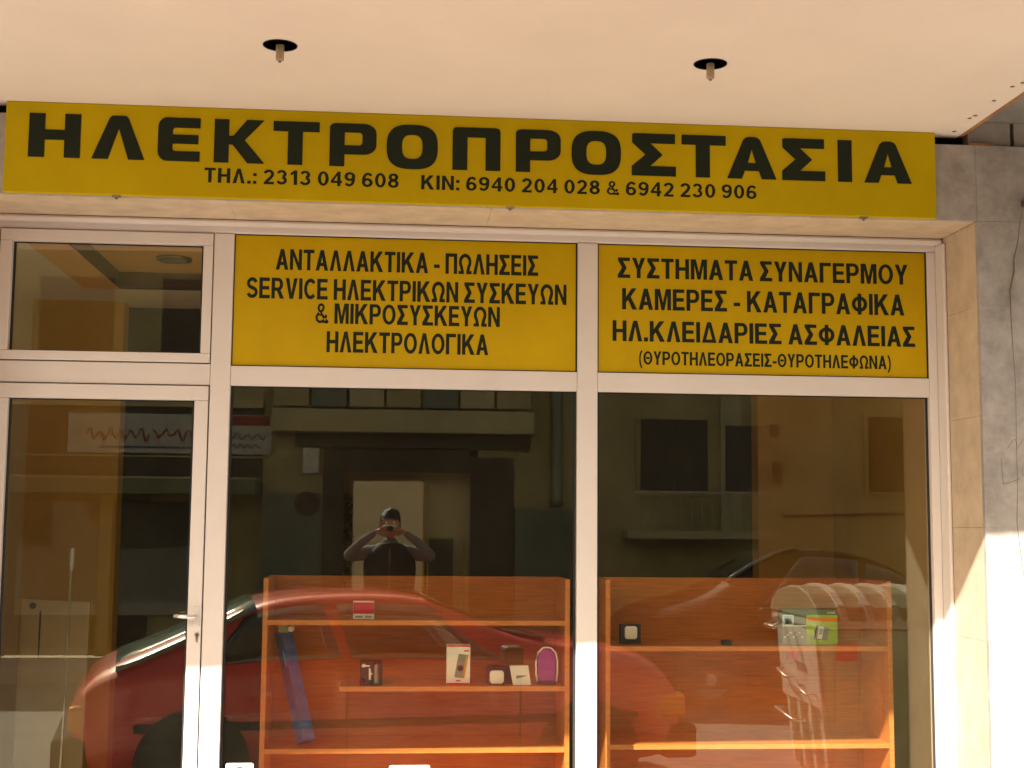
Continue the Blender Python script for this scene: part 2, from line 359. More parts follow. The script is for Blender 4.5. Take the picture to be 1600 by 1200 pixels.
# ------------------------------------------------------------------ shop building shell
bld = thing('shop_building', 'marble clad shop building with cream overhanging soffit above the yellow shop sign', 'building', (0.3, 0.2, 0))
SX0, SX1 = -1.60, 2.236       # opening
bx('wall', CONC, bld, SX1+.0225, 7.0, -.353, .15, -.2, 3.10)
bx('wall', CONC, bld, -7.0, SX0-.0225, -.353, .15, -.2, 3.10)
bx('wall', CONC, bld, SX0-.022, SX1+.022, -.353, .12, 2.832, 3.10)
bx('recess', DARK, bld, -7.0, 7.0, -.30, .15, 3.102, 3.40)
bx('upper_wall', PLAST, bld, -7.0, 7.0, -.36, 7.0, 3.4005, 8.0)
def tile(mt, x0, x1, y0, y1, z0, z1, g=.0005):
    j = random.uniform(-.0006, .0006)
    o = bx('marble_tile', mt, bld, x0+g, x1-g, y0+j, y1, z0+g, z1-g); return o
zz = [0.0, .36, .785, 1.21, 1.635, 2.06, 2.485, 2.812]
for x0, x1 in ((2.2365, 2.640), (2.640, 3.04), (3.04, 3.44)):
    for a, b in zip(zz, zz[1:]): tile(MARB, x0, x1, -.375, -.3535, a, b, .0002)
for x0, x1 in ((-2.01, SX0), (-2.41, -2.01), (-2.81, -2.41)):
    for a, b in zip(zz, zz[1:]): tile(MARB, x0, x1, -.375, -.3535, a, b, .0002)
xs = [-2.81, -2.41, -2.01, -1.60, -1.12, -.64, -.16, .32, .80, 1.28, 1.76, 2.2365, 2.64, 3.04, 3.44]
for a, b in zip(xs, xs[1:]): tile(MARB, a, b, -.375, -.3535, 2.8125, 3.112)
for a, b in zip(zz, zz[1:]):   # jambs
    for mtx, x0, x1 in ((MARBJ, SX1, SX1+.022), (MARBJ, SX0-.022, SX0)):
        tile(mtx, x0, x1, -.3533, .10, a, b)
for a, b in zip([SX0, -.62, .36, 1.34], [-.62, .36, 1.34, SX1]): tile(MARBJ, a, b, -.3533, .10, 2.812, 2.8305)
bx('grout', GROUT, bld, -2.9, 3.5, -.3525, -.345, 3.1005, 3.111)

# soffit slab, outer edge slightly skewed to the facade
sof = MB()
SOZ = 3.15; XR = 2.178
def edge_y(x): return -2.315 + (x+1.86)*0.069
sof.hexa([(-7.0, edge_y(-7.0), SOZ), (XR, edge_y(XR), SOZ), (XR, -.335, SOZ), (-7.0, -.335, SOZ), (-7.0, edge_y(-7.0), SOZ+.06), (XR, edge_y(XR), SOZ+.06), (XR, -.335, SOZ+.06), (-7.0, -.335, SOZ+.06)])
HOLES = [(-.378, -1.095), (1.027, -1.075)]
soffit = sof.build('soffit', PLAST, bld)
for (hx, hy) in HOLES:     # bored lamp holes
    cut = MB().lathe((hx, hy, SOZ-.02), [(.054, 0), (.054, .06)], 40).build('cutter', DARK, None)
    md = soffit.modifiers.new('hole', 'BOOLEAN'); md.operation = 'DIFFERENCE'; md.object = cut; md.solver = 'EXACT'
    bpy.context.view_layer.update()
    me = bpy.data.meshes.new_from_object(soffit.evaluated_get(bpy.context.evaluated_depsgraph_get()))
    soffit.modifiers.clear(); soffit.data = me
    bpy.data.objects.remove(cut)
bx('wall', mat('grey plaster', (.30, .28, .24), .9, var=.2, scale=10), bld, 2.215, 2.385, -.362, -.31, 3.113, 3.2095)
bx('wall', MATS['grey plaster'], bld, 2.402, 7.0, -.362, -.31, 3.113, 3.2095)
bx('rust_strip', BRWOOD, bld, 2.21, 2.30, -.3755, -.3625, 3.1125, 3.121)
bm_ = MB().hexa([(-7.0, edge_y(-7.0)-.001, SOZ+.0605), (6.5, edge_y(6.5), SOZ+.0605), (6.5, -.305, SOZ+.0605), (-7.0, -.305, SOZ+.0605), (-7.0, edge_y(-7.0), SOZ+.26), (6.5, edge_y(6.5), SOZ+.26), (6.5, -.37, SOZ+.248), (-7.0, -.37, SOZ+.248)])
bm_.build('balcony_slab', CONC, bld)
MB().hexa([(XR+.001, edge_y(XR), SOZ+.002), (XR+.022, edge_y(XR), SOZ+.002), (XR+.022, -.335, SOZ+.002), (XR+.001, -.335, SOZ+.002), (XR+.001, edge_y(XR), SOZ+.059), (XR+.022, edge_y(XR), SOZ+.059), (XR+.022, -.335, SOZ+.059), (XR+.001, -.335, SOZ+.059)]).build('edge_trim', BRWOOD, bld)
for u, v in ((1491, 205), (1515, 184.5), (1524, 180), (1553, 157), (1582, 135), (1598, 129)):
    d = at(u, v, 0) - Vector((0, CAM_Y, CAM_H)); p = Vector((0, CAM_Y, CAM_H)) + d*((SOZ-CAM_H)/d.z)
    MB().lathe((p.x, p.y, SOZ-.003), [(.003, 0), (.0075, .0008), (.0075, .004)], 10).build('screw', STEEL, soffit)

# lamp stems in the bored holes
for i, (hx, hy) in enumerate(HOLES):
    t = thing('lamp_holder', ['lamp stem in a dark round soffit hole above the left half of the sign', 'lamp stem in a dark round soffit hole above the right half of the sign'][i], 'lamp holder', (hx, hy, SOZ), 'empty lamp holders in the soffit')
    MB().lathe((hx, hy, SOZ+.022), [(.053, 0), (.053, .006)], 32).build('back_plate', mat('dark olive plate', (.16, .15, .085), .6), t)
    MB().lathe((hx, hy, SOZ-.004), [(.0555, .003), (.0545, .0015), (.0525, .003)], 40).build('hole_rim', TRIM, t)
    MB().lathe((hx, hy, SOZ-.052), [(.006, 0), (.0125, .002), (.0135, .006), (.0135, .104)], 14).build('stem', BRASS, t, smooth=False)
    MB().lathe((hx, hy, SOZ-.055), [(.005, -.002), (.0055, .004)], 8).build('stem_tip', STEEL, t)

# ------------------------------------------------------------------ interior
struct('shop_floor', TILEF, -3.4, 4.2, .0, 6.5, -.15, .02)
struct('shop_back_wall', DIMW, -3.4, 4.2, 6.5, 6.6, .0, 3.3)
struct('shop_side_wall_left', PALEW, -2.08, -1.98, .13, 2.279, .02, 2.55)
struct('shop_side_wall_upper_left', PALEW, -2.08, -1.98, .13, 2.279, 2.5505, 3.05)
struct('shop_side_wall_right', OCHRE, 2.52, 2.62, .155, 2.279, .02, 3.05)
struct('shop_partition_left', OCHRE, -3.4, -1.49, 2.28, 2.42, .02, 2.85)
struct('shop_partition_right', OCHRE, 2.085, 4.2, 2.28, 2.42, .02, 2.85)
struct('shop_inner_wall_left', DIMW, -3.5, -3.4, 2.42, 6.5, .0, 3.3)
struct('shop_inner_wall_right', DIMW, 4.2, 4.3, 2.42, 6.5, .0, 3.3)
struct('shop_ceiling_rim_far', PALEW, -3.4, 4.2, 1.88, 2.5, 2.8505, 3.05)
struct('shop_ceiling_left', PALEW, -1.979, -1.621, .13, 1.879, 2.8505, 3.05)
struct('shop_ceiling_recess_side', CEILD, -1.4395, -1.43, .13, 1.799, 2.852, 2.929)  # dark sheet puts the recess side's shade into its colour
struct('shop_ceiling_rim_left', CEILO, -1.6205, -1.44, .13, 1.879, 2.8505, 3.05)
struct('shop_ceiling_rim_right', CEILO, 2.0, 2.519, .13, 1.879, 2.8505, 3.05)
struct('shop_ceiling_beam', CEILD, -1.439, 1.999, 1.80, 1.8785, 2.851, 2.925)
struct('shop_ceiling', CEILO, -1.4295, 1.999, .13, 1.8785, 2.93, 3.05)
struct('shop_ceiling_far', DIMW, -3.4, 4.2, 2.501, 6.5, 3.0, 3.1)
t = thing('ceiling_downlight', 'round grey downlight set in the shop ceiling, seen through the small top window', 'downlight', (-1.085, 1.39, 2.93))
MB().lathe((-1.085, 1.39, 2.915), [(.062, .004), (.085, 0), (.088, .012)], 28).build('trim_ring', STEEL, t, smooth=True)
MB().lathe((-1.085, 1.39, 2.912), [(.058, .002), (.058, .006)], 24).build('lens', GREYP, t)

# ------------------------------------------------------------------ aluminium shopfront
sf = thing('shopfront_frame', 'white aluminium shopfront frame with two big display windows in the marble opening', 'shop window', (.3, .03, 0))
F0, F1 = 0.0, 0.07
def fr(name, x0, x1, z0, z1, y0=F0, y1=F1, bev=.003, p=sf): return bx(name, ALU, p, x0, x1, y0, y1, z0, z1, bevel=bev)
ZT = 2.765
fr('head_rail', SX0+.001, SX1-.001, ZT, 2.811, .002, .075, .008)
fr('head_moulding', SX0+.001, SX1-.001, 2.790, 2.8115, -.05, .0015, .012)
fr('left_jamb', SX0+.001, -1.532, 0.02, ZT-.0005)
fr('right_jamb', 2.184, SX1-.016, 0.02, ZT-.0005)
fr('jamb_moulding', SX1-.0155, SX1-.0005, 0.02, 2.789, -.075, .06, .006)
fr('door_post', -.7095, -.632, 0.02, ZT-.0005)
fr('mullion', .734, .8155, 0.02, ZT-.0005)
fr('transom', -.6315, .7335, 2.1635, 2.2405, .0015, .068)
fr('transom', .816, 2.1835, 2.1635, 2.2405, .0015, .068)
fr('transom', -1.5315, -.71, 2.1625, 2.2455, .0015, .068)
fr('bottom_rail', -.6315, .7335, 0.02, .12, .0015, .068)
fr('bottom_rail', .816, 2.1835, 0.02, .12, .0015, .068)
def pane_unit(parent, x0, x1, z0, z1, y, th=.006):
    p = bx('window_pane', GLASS, parent, x0, x1, y, y+th, z0, z1)
    g = .004
    mb = MB()
    w = .009
    mb.box(x0, x0+w, y-.004, y-.0005, z0, z1).box(x1-w, x1, y-.004, y-.0005, z0, z1).box(x0+w, x1-w, y-.004, y-.0005, z0, z0+g).box(x0+w, x1-w, y-.004, y-.0005, z1-g, z1)
    mb.build('rubber_seal', SEAL, parent)
    return p
pane_unit(sf, -.6312, .7332, .1203, 2.163, .030)
pane_unit(sf, .8163, 2.1832, .1203, 2.163, .030)

# opening top light over the door
vt = thing('top_window', 'small hinged white framed window above the shop door', 'window', (-1.12, .02, 2.25))
VX0, VX1, VZ0, VZ1 = -1.527, -.713, 2.250, 2.762
for nm, a in (('sash_rail', (VX0, VX1, VZ0, VZ0+.036)), ('sash_rail', (VX0, VX1, VZ1-.046, VZ1)), ('sash_stile', (VX0, VX0+.044, VZ0+.0365, VZ1-.0465)), ('sash_stile', (VX1-.037, VX1, VZ0+.0365, VZ1-.0465))):
    fr(nm, a[0], a[1], a[2], a[3], -.006, .05, .003, vt)
pane_unit(vt, VX0+.0445, VX1-.0375, VZ0+.0366, VZ1-.0466, .028)

# door
dr = thing('shop_door', 'white aluminium framed glass shop door with lever handle, left of the display windows', 'door', (-1.12, .02, .02))
DX0, DX1, DZ1 = -1.527, -.714, 2.158
for nm, a in (('door_rail', (DX0, DX1, DZ1-.056, DZ1)), ('door_rail', (DX0, DX1, .03, .16)), ('door_stile', (DX0, DX0+.056, .1605, DZ1-.0565)), ('door_stile', (DX1-.052, DX1, .1605, DZ1-.0565))):
    fr(nm, a[0], a[1], a[2], a[3], -.006, .05, .003, dr)
pane_unit(dr, DX0+.0565, DX1-.0525, .1608, DZ1-.0568, .022)
h = MB().tube([(-.733, -.006, 1.273), (-.733, -.040, 1.273), (-.742, -.048, 1.273), (-.775, -.048, 1.274), (-.812, -.046, 1.276)], [.008, .008, .0085, .0085, .007], 12)
hd = h.build('lever_handle', CHROME, dr, smooth=True)
MB().box(-.745, -.721, -.0105, -.0065, 1.235, 1.31).build('handle_plate', ALU, dr, bevel=.003)
k = MB().lathe((-.7285, -.0065, 1.203), [(.0085, -.004), (.0085, 0)], 16, 'y').box(-.732, -.725, -.010, -.0066, 1.175, 1.203).build('keyhole', STEEL, dr)
MB().lathe((-.727, -.0105, 1.203), [(.0035, -.0005), (.0035, .0)], 10, 'y').box(-.7282, -.7258, -.011, -.0102, 1.185, 1.203).build('key_slot', BLACK, dr)
for z in (.4, 1.2, 1.95): MB().tube([(-1.5295, -.012, z-.04), (-1.5295, -.012, z+.04)], .008, 10).build('hinge', ALU, dr)

# ------------------------------------------------------------------ yellow signs
sg = thing('main_signboard', 'long yellow signboard with large dark Greek lettering and phone numbers under the soffit', 'sign', (.32, -.39, 2.81))
GX0, GX1, GZ0, GZ1, GY = -1.417, 2.066, 2.8125, 3.149, -.400
bx('board', YEL, sg, GX0, GX1, GY, -.3765, GZ0, GZ1, bevel=.002)
def arc(cx, cy, rx, ry, a0, a1, n=8): return [(cx+rx*math.cos(R(a0+(a1-a0)*i/n)), cy+ry*math.sin(R(a0+(a1-a0)*i/n))) for i in range(n+1)]
LET = {
 'Η': [[(0,0),(.31,0),(.31,.40),(.69,.40),(.69,0),(1,0),(1,1),(.69,1),(.69,.63),(.31,.63),(.31,1),(0,1)]],
 'Λ': [[(0,0),(.32,.94),(.36,.99),(.42,1),(.58,1),(.64,.99),(.68,.94),(1,0),(.69,0),(.50,.70),(.31,0)]],
 'Ε': [[(1,1)] + arc(.22, .78, .22, .22, 90, 180) + arc(.22, .22, .22, .22, 180, 270) + [(1,0),(1,.23),(.42,.23)] + arc(.42, .29, .07, .06, 270, 180, 3) + [(.35,.40),(.96,.40),(.96,.61),(.35,.61),(.35,.71)] + arc(.42, .71, .07, .06, 180, 90, 3) + [(1,.77)]],
 'Κ': [[(0,0),(.29,0),(.29,.42),(.36,.42),(.66,0),(1,0),(.60,.53),(.98,1),(.64,1),(.37,.62),(.29,.62),(.29,1),(0,1)]],
 'Τ': [[(.32,0),(.64,0),(.64,.77),(1,.77),(1,1),(0,1),(0,.77),(.32,.77)]],
 'Ρ': [[(0,0),(.32,0),(.32,.28),(.72,.28)] + arc(.72, .50, .28, .22, 270, 360, 6) + arc(.72, .78, .28, .22, 0, 90, 6) + [(.12,1),(.05,.98),(0,.92)], [(.32,.49),(.32,.79)] + arc(.62, .72, .08, .07, 90, 0, 4) + arc(.62, .56, .08, .07, 0, -90, 4)],
 'Ο': [[(.5+.5*math.copysign(abs(math.cos(t))**.72, math.cos(t)), .5+.5*math.copysign(abs(math.sin(t))**.72, math.sin(t))) for t in [i*math.pi/20 for i in range(40)]],
       [(.5+.20*math.copysign(abs(math.cos(t))**.72, math.cos(t)), .5+.27*math.copysign(abs(math.sin(t))**.72, math.sin(t))) for t in [i*math.pi/20 for i in range(40)]]],
 'Π': [[(0,0),(.31,0),(.31,.77),(.69,.77),(.69,0),(1,0),(1,.92),(.97,.98),(.90,1),(.10,1),(.03,.98),(0,.92)]],
 'Σ': [[(0,0),(1,0),(1,.23),(.42,.23),(.70,.50),(.42,.77),(.98,.77),(.98,1),(.06,1),(.01,.98),(.01,.78),(.31,.50),(0,.22)]],
 'Α': [[(0,0),(.33,.93),(.38,.98),(.44,1),(.56,1),(.62,.98),(.67,.93),(1,0),(.70,0),(.64,.19),(.36,.19),(.30,0)], [(.42,.38),(.58,.38),(.50,.70)]],
 'Ι': [[(0,0),(1,0),(1,1),(0,1)]],
}
TITLE = [('Η',-1.333,-1.149),('Λ',-1.108,-.918),('Ε',-.872,-.720),('Κ',-.669,-.485),('Τ',-.455,-.286),('Ρ',-.248,-.076),('Ο',-.038,.152),('Π',.207,.386),('Ρ',.444,.613),('Ο',.654,.842),('Σ',.883,1.052),('Τ',1.074,1.244),('Α',1.249,1.440),('Σ',1.462,1.630),('Ι',1.680,1.735),('Α',1.783,1.970)]
for ch, a, b in TITLE:
    e = .003 if ch == 'Ο' else 0
    letter(LET[ch], sg, INK, a, b, GY-.0005, 2.944-e, 3.107+e, .002)
text('ΤΗΛ.: 2313 049 608', sg, INK, -.701, .009, GY-.0005, 2.868, 2.923, .13)
text('ΚΙΝ: 6940 204 028 & 6942 230 906', sg, INK, .092, 1.362, GY-.0005, 2.866, 2.920, .13)
for u, v in ((182, 307), (797, 323), (1349, 342)):
    p = at(u, v, -.385); MB().box(p.x-.014, p.x+.014, -.398, -.378, 2.806, 2.812).tube([(p.x, -.388, 2.807), (p.x, -.388, 2.798)], .005, 8).build('fixing_clip', STEEL, sg)

PY = .010
def panel(label, x0, x1, lines):
    t = thing('sign_panel', label, 'sign', ((x0+x1)/2, PY, 2.2415))
    bx('board', YEL2, t, x0+.0025, x1-.0025, PY, PY+.006, 2.2435, 2.7625)
    g = .0035; mb = MB(); z0, z1 = 2.2408, 2.7648; y0, y1 = PY-.003, PY-.0003
    mb.box(x0, x0+g, y0, y1, z0, z1).box(x1-g*1.8, x1, y0, y1, z0, z1).box(x0+g, x1-g*1.8, y0, y1, z0, z0+g).box(x0+g, x1-g*1.8, y0, y1, z1-g, z1)
    mb.build('rubber_seal', SEAL, t)
    for s, a, b, c, d, w in lines: text(s, t, INK, a, b, PY-.0006, c, d)
panel('yellow panel listing appliance service, between the small top window and the middle mullion', -.6312, .7332, [
 ('ΑΝΤΑΛΛΑΚΤΙΚΑ - ΠΩΛΗΣΕΙΣ', -.469, .575, 2.627, 2.710, .022), ('SERVICE ΗΛΕΚΤΡΙΚΩΝ ΣΥΣΚΕΥΩΝ', -.580, .690, 2.511, 2.594, .022),
 ('& ΜΙΚΡΟΣΥΣΚΕΥΩΝ', -.310, .422, 2.416, 2.497, .022), ('ΗΛΕΚΤΡΟΛΟΓΙΚΑ', -.263, .377, 2.302, 2.385, .022)])
panel('yellow panel listing alarm systems and cameras, beside the right marble jamb', .8163, 2.1832, [
 ('ΣΥΣΤΗΜΑΤΑ ΣΥΝΑΓΕΡΜΟΥ', .898, 2.105, 2.628, 2.711, .028), ('ΚΑΜΕΡΕΣ - ΚΑΤΑΓΡΑΦΙΚΑ', .916, 2.088, 2.499, 2.586, .028),
 ('ΗΛ.ΚΛΕΙΔΑΡΙΕΣ ΑΣΦΑΛΕΙΑΣ', .877, 2.131, 2.370, 2.454, .028), ('(ΘΥΡΟΤΗΛΕΟΡΑΣΕΙΣ-ΘΥΡΟΤΗΛΕΦΩΝΑ)', .984, 2.027, 2.276, 2.331, .016)])

# cable and pencil marks on the right pier
pts = [at(u, v, -.386) for u, v in ((1600, 318), (1594, 345), (1590, 380), (1584, 405), (1584, 425), (1578, 455), (1580, 500), (1583, 550), (1587, 600), (1588, 680), (1590, 760), (1589, 815), (1593, 850), (1600, 900), (1603, 1000), (1604, 1200))]
cb = MB().tube(pts, [.0010, .0010, .0018, .0024, .0034, .0026, .0016, .0009, .0008, .0008, .0008, .0012, .001, .001, .001, .001], 6).build('cable', mat('dusty brown cable', (0.15, 0.11, 0.075), .8), None)
tag(cb, 'thin frayed brown cable hanging down the grey marble pier', 'cable')
gf = thing('pencil_scribble', 'thin pencil scribble on the grey marble pier, beside the hanging cable', 'graffiti', tuple(at(1568, 756, -.3762)))
for st in (((1564, 716), (1566, 738), (1568, 757), (1580, 753), (1594, 748)), ((1574, 701), (1580, 692), (1586, 686), (1589, 694), (1588, 702), (1594, 695), (1599, 684)), ((1598, 730), (1596, 737), (1599, 744))):
    MB().tube([at(u, v, -.3762) for u, v in st], .0008, 5).build('pencil_line', mat('graphite', (0.13, 0.12, 0.13), .7), gf)
# dark iron bracket peeping out at the cable's top
p = at(1599, 318, -.39); tag(MB().box(p.x-.004, p.x+.05, -.41, -.3765, p.z-.012, p.z+.012).build('cable_bracket', STEEL, None), 'small dark metal bracket where the cable starts on the marble pier', 'bracket')

# ------------------------------------------------------------------ display shelves
BY0, BY1, PT = .45, .80, .020
def shelf_unit(label, x0, x1, boards, ztop=1.402):
    t = thing('display_shelf', label, 'shelf unit', ((x0+x1)/2, .625, .02), 'orange wooden shelf units in the display windows')
    for a in (x0, x1-PT):
        bx('side_panel', WOODE, t, a, a+PT, BY0, BY1, .021, ztop)
    bx('back_panel', WOOD, t, x0+PT, x1-PT, BY1-.012, BY1-.002, .021, ztop-.001)
    for (a, b, z) in boards: bx('shelf_board', WOODE, t, a+.0005, b-.0005, BY0+.003, BY1-.0125, z-PT, z)
    return t
u1a, u1b, u2a, u2b = -.522, .766, .920, 2.172
shelf_unit('orange wooden shelf unit in the middle display window, holding small boxed gadgets', u1a, u1b, [(u1a+PT, u1b-PT, 1.228), (-.200, u1b-PT, .955), (u1a+PT, u1b-PT, .702), (u1a+PT, u1b-PT, .36), (u1a+PT, u1b-PT, .06)])
shelf_unit('orange wooden shelf unit in the right display window, holding a lime green box', u2a, u2b, [(u2a+PT, u2b-PT, 1.122), (u2a+PT, u2b-PT, .712), (u2a+PT, u2b-PT, .36), (u2a+PT, u2b-PT, .06)])

E=1e-3
def carton(name, label, x0, x1, y0, d, z0, z1, m_, cat='box'):
    t = thing(name, label, cat, ((x0+x1)/2, y0+d/2, z0)); bx('carton', m_, t, x0, x1, y0, y0+d, z0+.0005, z1, bevel=.0015); return t
def prn(t, m_, y, pts, name='print'): return MB().prism(pts, y-.0010, y-.0002, 'y').build(name, m_, t)
def rect(a, b, c, d): return [(a, c), (b, c), (b, d), (a, d)]
# red and white pack, upper shelf
z = 1.2285; t = carton('small_carton', 'red and white carton standing on the upper shelf of the middle display', -.150, -.062, .53, .06, z, z+.075, WHITE)
prn(t, RED, .53, rect(-.149, -.063, z+.022, z+.070)); prn(t, GREYP, .53, rect(-.142, -.110, z+.006, z+.014)); prn(t, GREYP, .53, rect(-.100, -.070, z+.006, z+.014))
# round button on top shelf? little cluster at the left: green plug
z = 1.14; 
# battery pack
z = .9555; t = carton('battery_pack', 'black blister pack with silver battery on the short middle shelf', -.115, -.022, .485, .04, z, z+.103, BLACK, 'battery pack')
y = .485
prn(t, NAVY, y, rect(-.111, -.080, z+.004, z+.070)); prn(t, WHITE, y, [(-.110, z+.078), (-.107, z+.088), (-.098, z+.091), (-.092, z+.085), (-.074, z+.084), (-.074, z+.079), (-.094, z+.078), (-.100, z+.075)])
prn(t, TEAL, y, rect(-.106, -.094, z+.016, z+.032)); prn(t, LBLUE, y, rect(-.108, -.090, z+.004, z+.009))
prn(t, WHITE, y, [(-.079, z+.024), (-.070, z+.024), (-.070, z+.046), (-.064, z+.046), (-.064, z+.052), (-.070, z+.052), (-.071, z+.066), (-.074, z+.072), (-.079, z+.072)])
MB().lathe((-.048, y-.001, z+.008), [(.011, 0), (.013, .004), (.013, .078), (.009, .082), (.004, .083), (.004, .086)], 14).build('battery', STEEL, t, smooth=True)
# multimeter box
x0 = .248; t = carton('multimeter_box', 'white and red carton picturing a yellow multimeter, on the middle shelf', x0, x0+.100, .50, .05, z, z+.168, WHITE)
y = .50; prn(t, RED, y, rect(x0+.001, x0+.099, z+.001, z+.009)); prn(t, RED, y, rect(x0+.001, x0+.099, z+.159, z+.167)); prn(t, RED, y, rect(x0+.074, x0+.095, z+.140, z+.146)); prn(t, RED, y, rect(x0+.04, x0+.06, z+.016, z+.021))
prn(t, YELP, y, [(x0+.040, z+.032), (x0+.076, z+.028), (x0+.093, z+.125), (x0+.055, z+.130)])
MB().prism([(x0+.033, z+.034), (x0+.066, z+.029), (x0+.083, z+.125), (x0+.050, z+.129)], y-.0020, y-.0011).build('meter_picture', GREYP, t)
MB().prism([(x0+.051, z+.098), (x0+.074, z+.096), (x0+.077, z+.117), (x0+.055, z+.119)], y-.0028, y-.0021).build('meter_screen', flat('meter screen', .20, .24, .16), t)
MB().lathe((x0+.058, y-.0021, z+.070), [(.012, -.003), (.013, 0)], 16, 'y').build('meter_dial', BLACK, t)
# white thermostat cube with dark base
t = carton('dark_blue_carton', 'dark blue carton behind a white rounded device, right of the multimeter carton', .425, .545, .56, .06, z, z+.072, NAVY)
def rrect(x0, x1, z0, z1, r, n=5): return arc(x1-r, z0+r, r, r, -90, 0, n)+arc(x1-r, z1-r, r, r, 0, 90, n)+arc(x0+r, z1-r, r, r, 90, 180, n)+arc(x0+r, z0+r, r, r, 180, 270, n)
def white_dev(label, x0, z0, y, s=.060):
    t = thing('wall_device', label, 'electrical device', (x0+s/2, y, z0))
    MB().prism(rrect(x0-.006, x0+s+.006, z0+.0005, z0+s+.012, .006), y+.004, y+.03).build('base', NAVY, t, bevel=.002)
    MB().prism(rrect(x0, x0+s, z0+.006, z0+s+.002, .014), y-.014, y+.0035).build('cover', WHITE, t, bevel=.003)
white_dev('white rounded square device on dark blue base, beside the multimeter carton', .431, z, .50)
t = thing('leaning_card', 'plain white card leaning back beside the violet device', 'card', (.56, .5, z))
MB().hexa([(.530, .495, z+.001), (.607, .49, z+.001), (.607, .493, z+.001), (.530, .498, z+.001), (.517, .515, z+.079), (.596, .51, z+.081), (.596, .513, z+.081), (.517, .518, z+.079)]).build('card_sheet', WHITE, t)
bx('card_stand', GREYP, t, .545, .59, .500, .55, z+.0005, z+.04)
# violet heater / insect killer
t = thing('violet_device', 'violet oval electric device with white arched trim, at the right end of the middle shelf', 'electrical device', (.675, .52, z))
cx = .675
MB().prism([(cx-.036, z+.014), (cx+.036, z+.014)] + arc(cx, z+.112, .038, .040, 0, 180, 12)[0:1] + arc(cx, z+.112, .038, .040, 10, 170, 10) + arc(cx, z+.112, .038, .040, 180, 180, 1)[:1], .505, .54).build('violet_body', PURP, t, bevel=.004)
pth = [(cx-.040, .502, z+.010), (cx-.046, .502, z+.05), (cx-.046, .502, z+.10), (cx-.038, .502, z+.135), (cx-.018, .502, z+.155), (cx, .502, z+.158), (cx+.018, .502, z+.155), (cx+.038, .502, z+.135), (cx+.046, .502, z+.10), (cx+.046, .502, z+.05), (cx+.040, .502, z+.010)]
MB().tube(pth, .0035, 8).build('arched_trim', WHITE, t, smooth=True)
MB().prism(rrect(cx-.042, cx+.042, z+.0005, z+.016, .004), .498, .55).build('foot', BLACK, t)
# tall blue leaning carton
t = thing('long_blue_carton', 'long narrow blue carton leaning in the left corner of the middle display', 'box', (-.36, .6, .7025))
a, b = Vector((-.335, .50, .703+.02)), Vector((-.452, .66, 1.165))
ax = (b-a).normalized(); q = ax.to_track_quat('Z', 'Y')
MB().obox((a+b)/2, .058, .058, (b-a).length, q).build('carton', BLUEB, t, bevel=.002)
nrm = q @ Vector((0, -1, 0)); mid = (a+b)/2
MB().obox(mid + (b-a)*.28 - Vector((0, .031, .012)), .03, .001, .07, q).build('print', LBLUE, t)
t = thing('green_plug', 'small pale green device on top of the leaning blue carton', 'electrical device', (-.43, .62, 1.17))
MB().prism(rrect(-.470, -.425, 1.165, 1.200, .008), .60, .64).build('shell', mat('pale green plastic', (.28, .36, .22), .5), t, bevel=.003)
MB().lathe((-.415, .598, 1.182), [(.010, -.012), (.014, 0), (.014, .03)], 14, 'y').build('socket', WHITE, t)
# unit 2 goods
z = 1.1225
t = thing('wall_device', 'white square device on black base, alone at the left of the right display shelf', 'electrical device', (1.045, .55, z))
bx('base', NAVY, t, 1.000, 1.090, .552, .59, z+.0005, z+.085, bevel=.003); MB().prism(rrect(1.018, 1.072, z+.022, z+.078, .012), .538, .5515).build('cover', WHITE, t, bevel=.003)
x0, x1 = 1.715, 1.962; xm = 1.822
t = carton('alarm_kit_box', 'lime green and grey product carton with orange stripe, on the right display shelf', x0, x1, .545, .07, z, z+.152, mat('carton dark green grey', (.10, .14, .12), .5))
y = .545
prn(t, GREEN, y, rect(xm, x1-.001, z+.001, z+.128)); prn(t, GREYP, y, rect(x0+.001, xm, z+.001, z+.078)); prn(t, WHITE, y, rect(x0+.001, x0+.050, z+.078, z+.128)); prn(t, WHITE, y, rect(x0+.050, xm, z+.078, z+.084))
def prn2(m_, pts, name='print'): return MB().prism(pts, y-.0022, y-.0011, 'y').build(name, m_, t)
prn2(LBLUE, rect(x0+.004, x0+.046, z+.083, z+.124)); prn2(BLUE, rect(x0+.012, x0+.040, z+.088, z+.112)); prn2(ORNG, rect(xm+.006, x1-.004, z+.100, z+.116))
prn2(GREYP, [(xm+.036, z+.022), (xm+.090, z+.018), (xm+.104, z+.076), (xm+.050, z+.084)]); prn2(BLACK, [(xm+.030, z+.022), (xm+.036, z+.022), (xm+.050, z+.084), (xm+.044, z+.080)])
MB().prism([(xm+.046, z+.026), (xm+.068, z+.024), (xm+.078, z+.078), (xm+.056, z+.080)], y-.0034, y-.0023).build('picture', WHITE, t)
MB().prism([(xm+.054, z+.044), (xm+.068, z+.043), (xm+.074, z+.068), (xm+.059, z+.070)], y-.0046, y-.0035).build('picture', LBLUE, t)
for i in range(7): prn2(WHITE, rect(x0+.006+i*.013, x0+.014+i*.013, z+.030+(i % 3)*.009, z+.036+(i % 3)*.009))
text('ALARM', t, WHITE, x1-.045, x1-.012, y-.0005, z+.134, z+.141)
bmx = MB().prism(rrect(1.437, 1.476, z+.0005, z+.022, .005), .50, .53).build('sensor', BLACK, None); tag(bmx, 'tiny black sensor lying in the middle of the right display shelf', 'sensor')
# small white card hanging + red tag at lower back
tag(MB().box(1.806, 1.858, .7795, .7865, 1.035, 1.092).build('red_label', RED, None), 'small red label stuck on the back panel under the lime green carton', 'label')

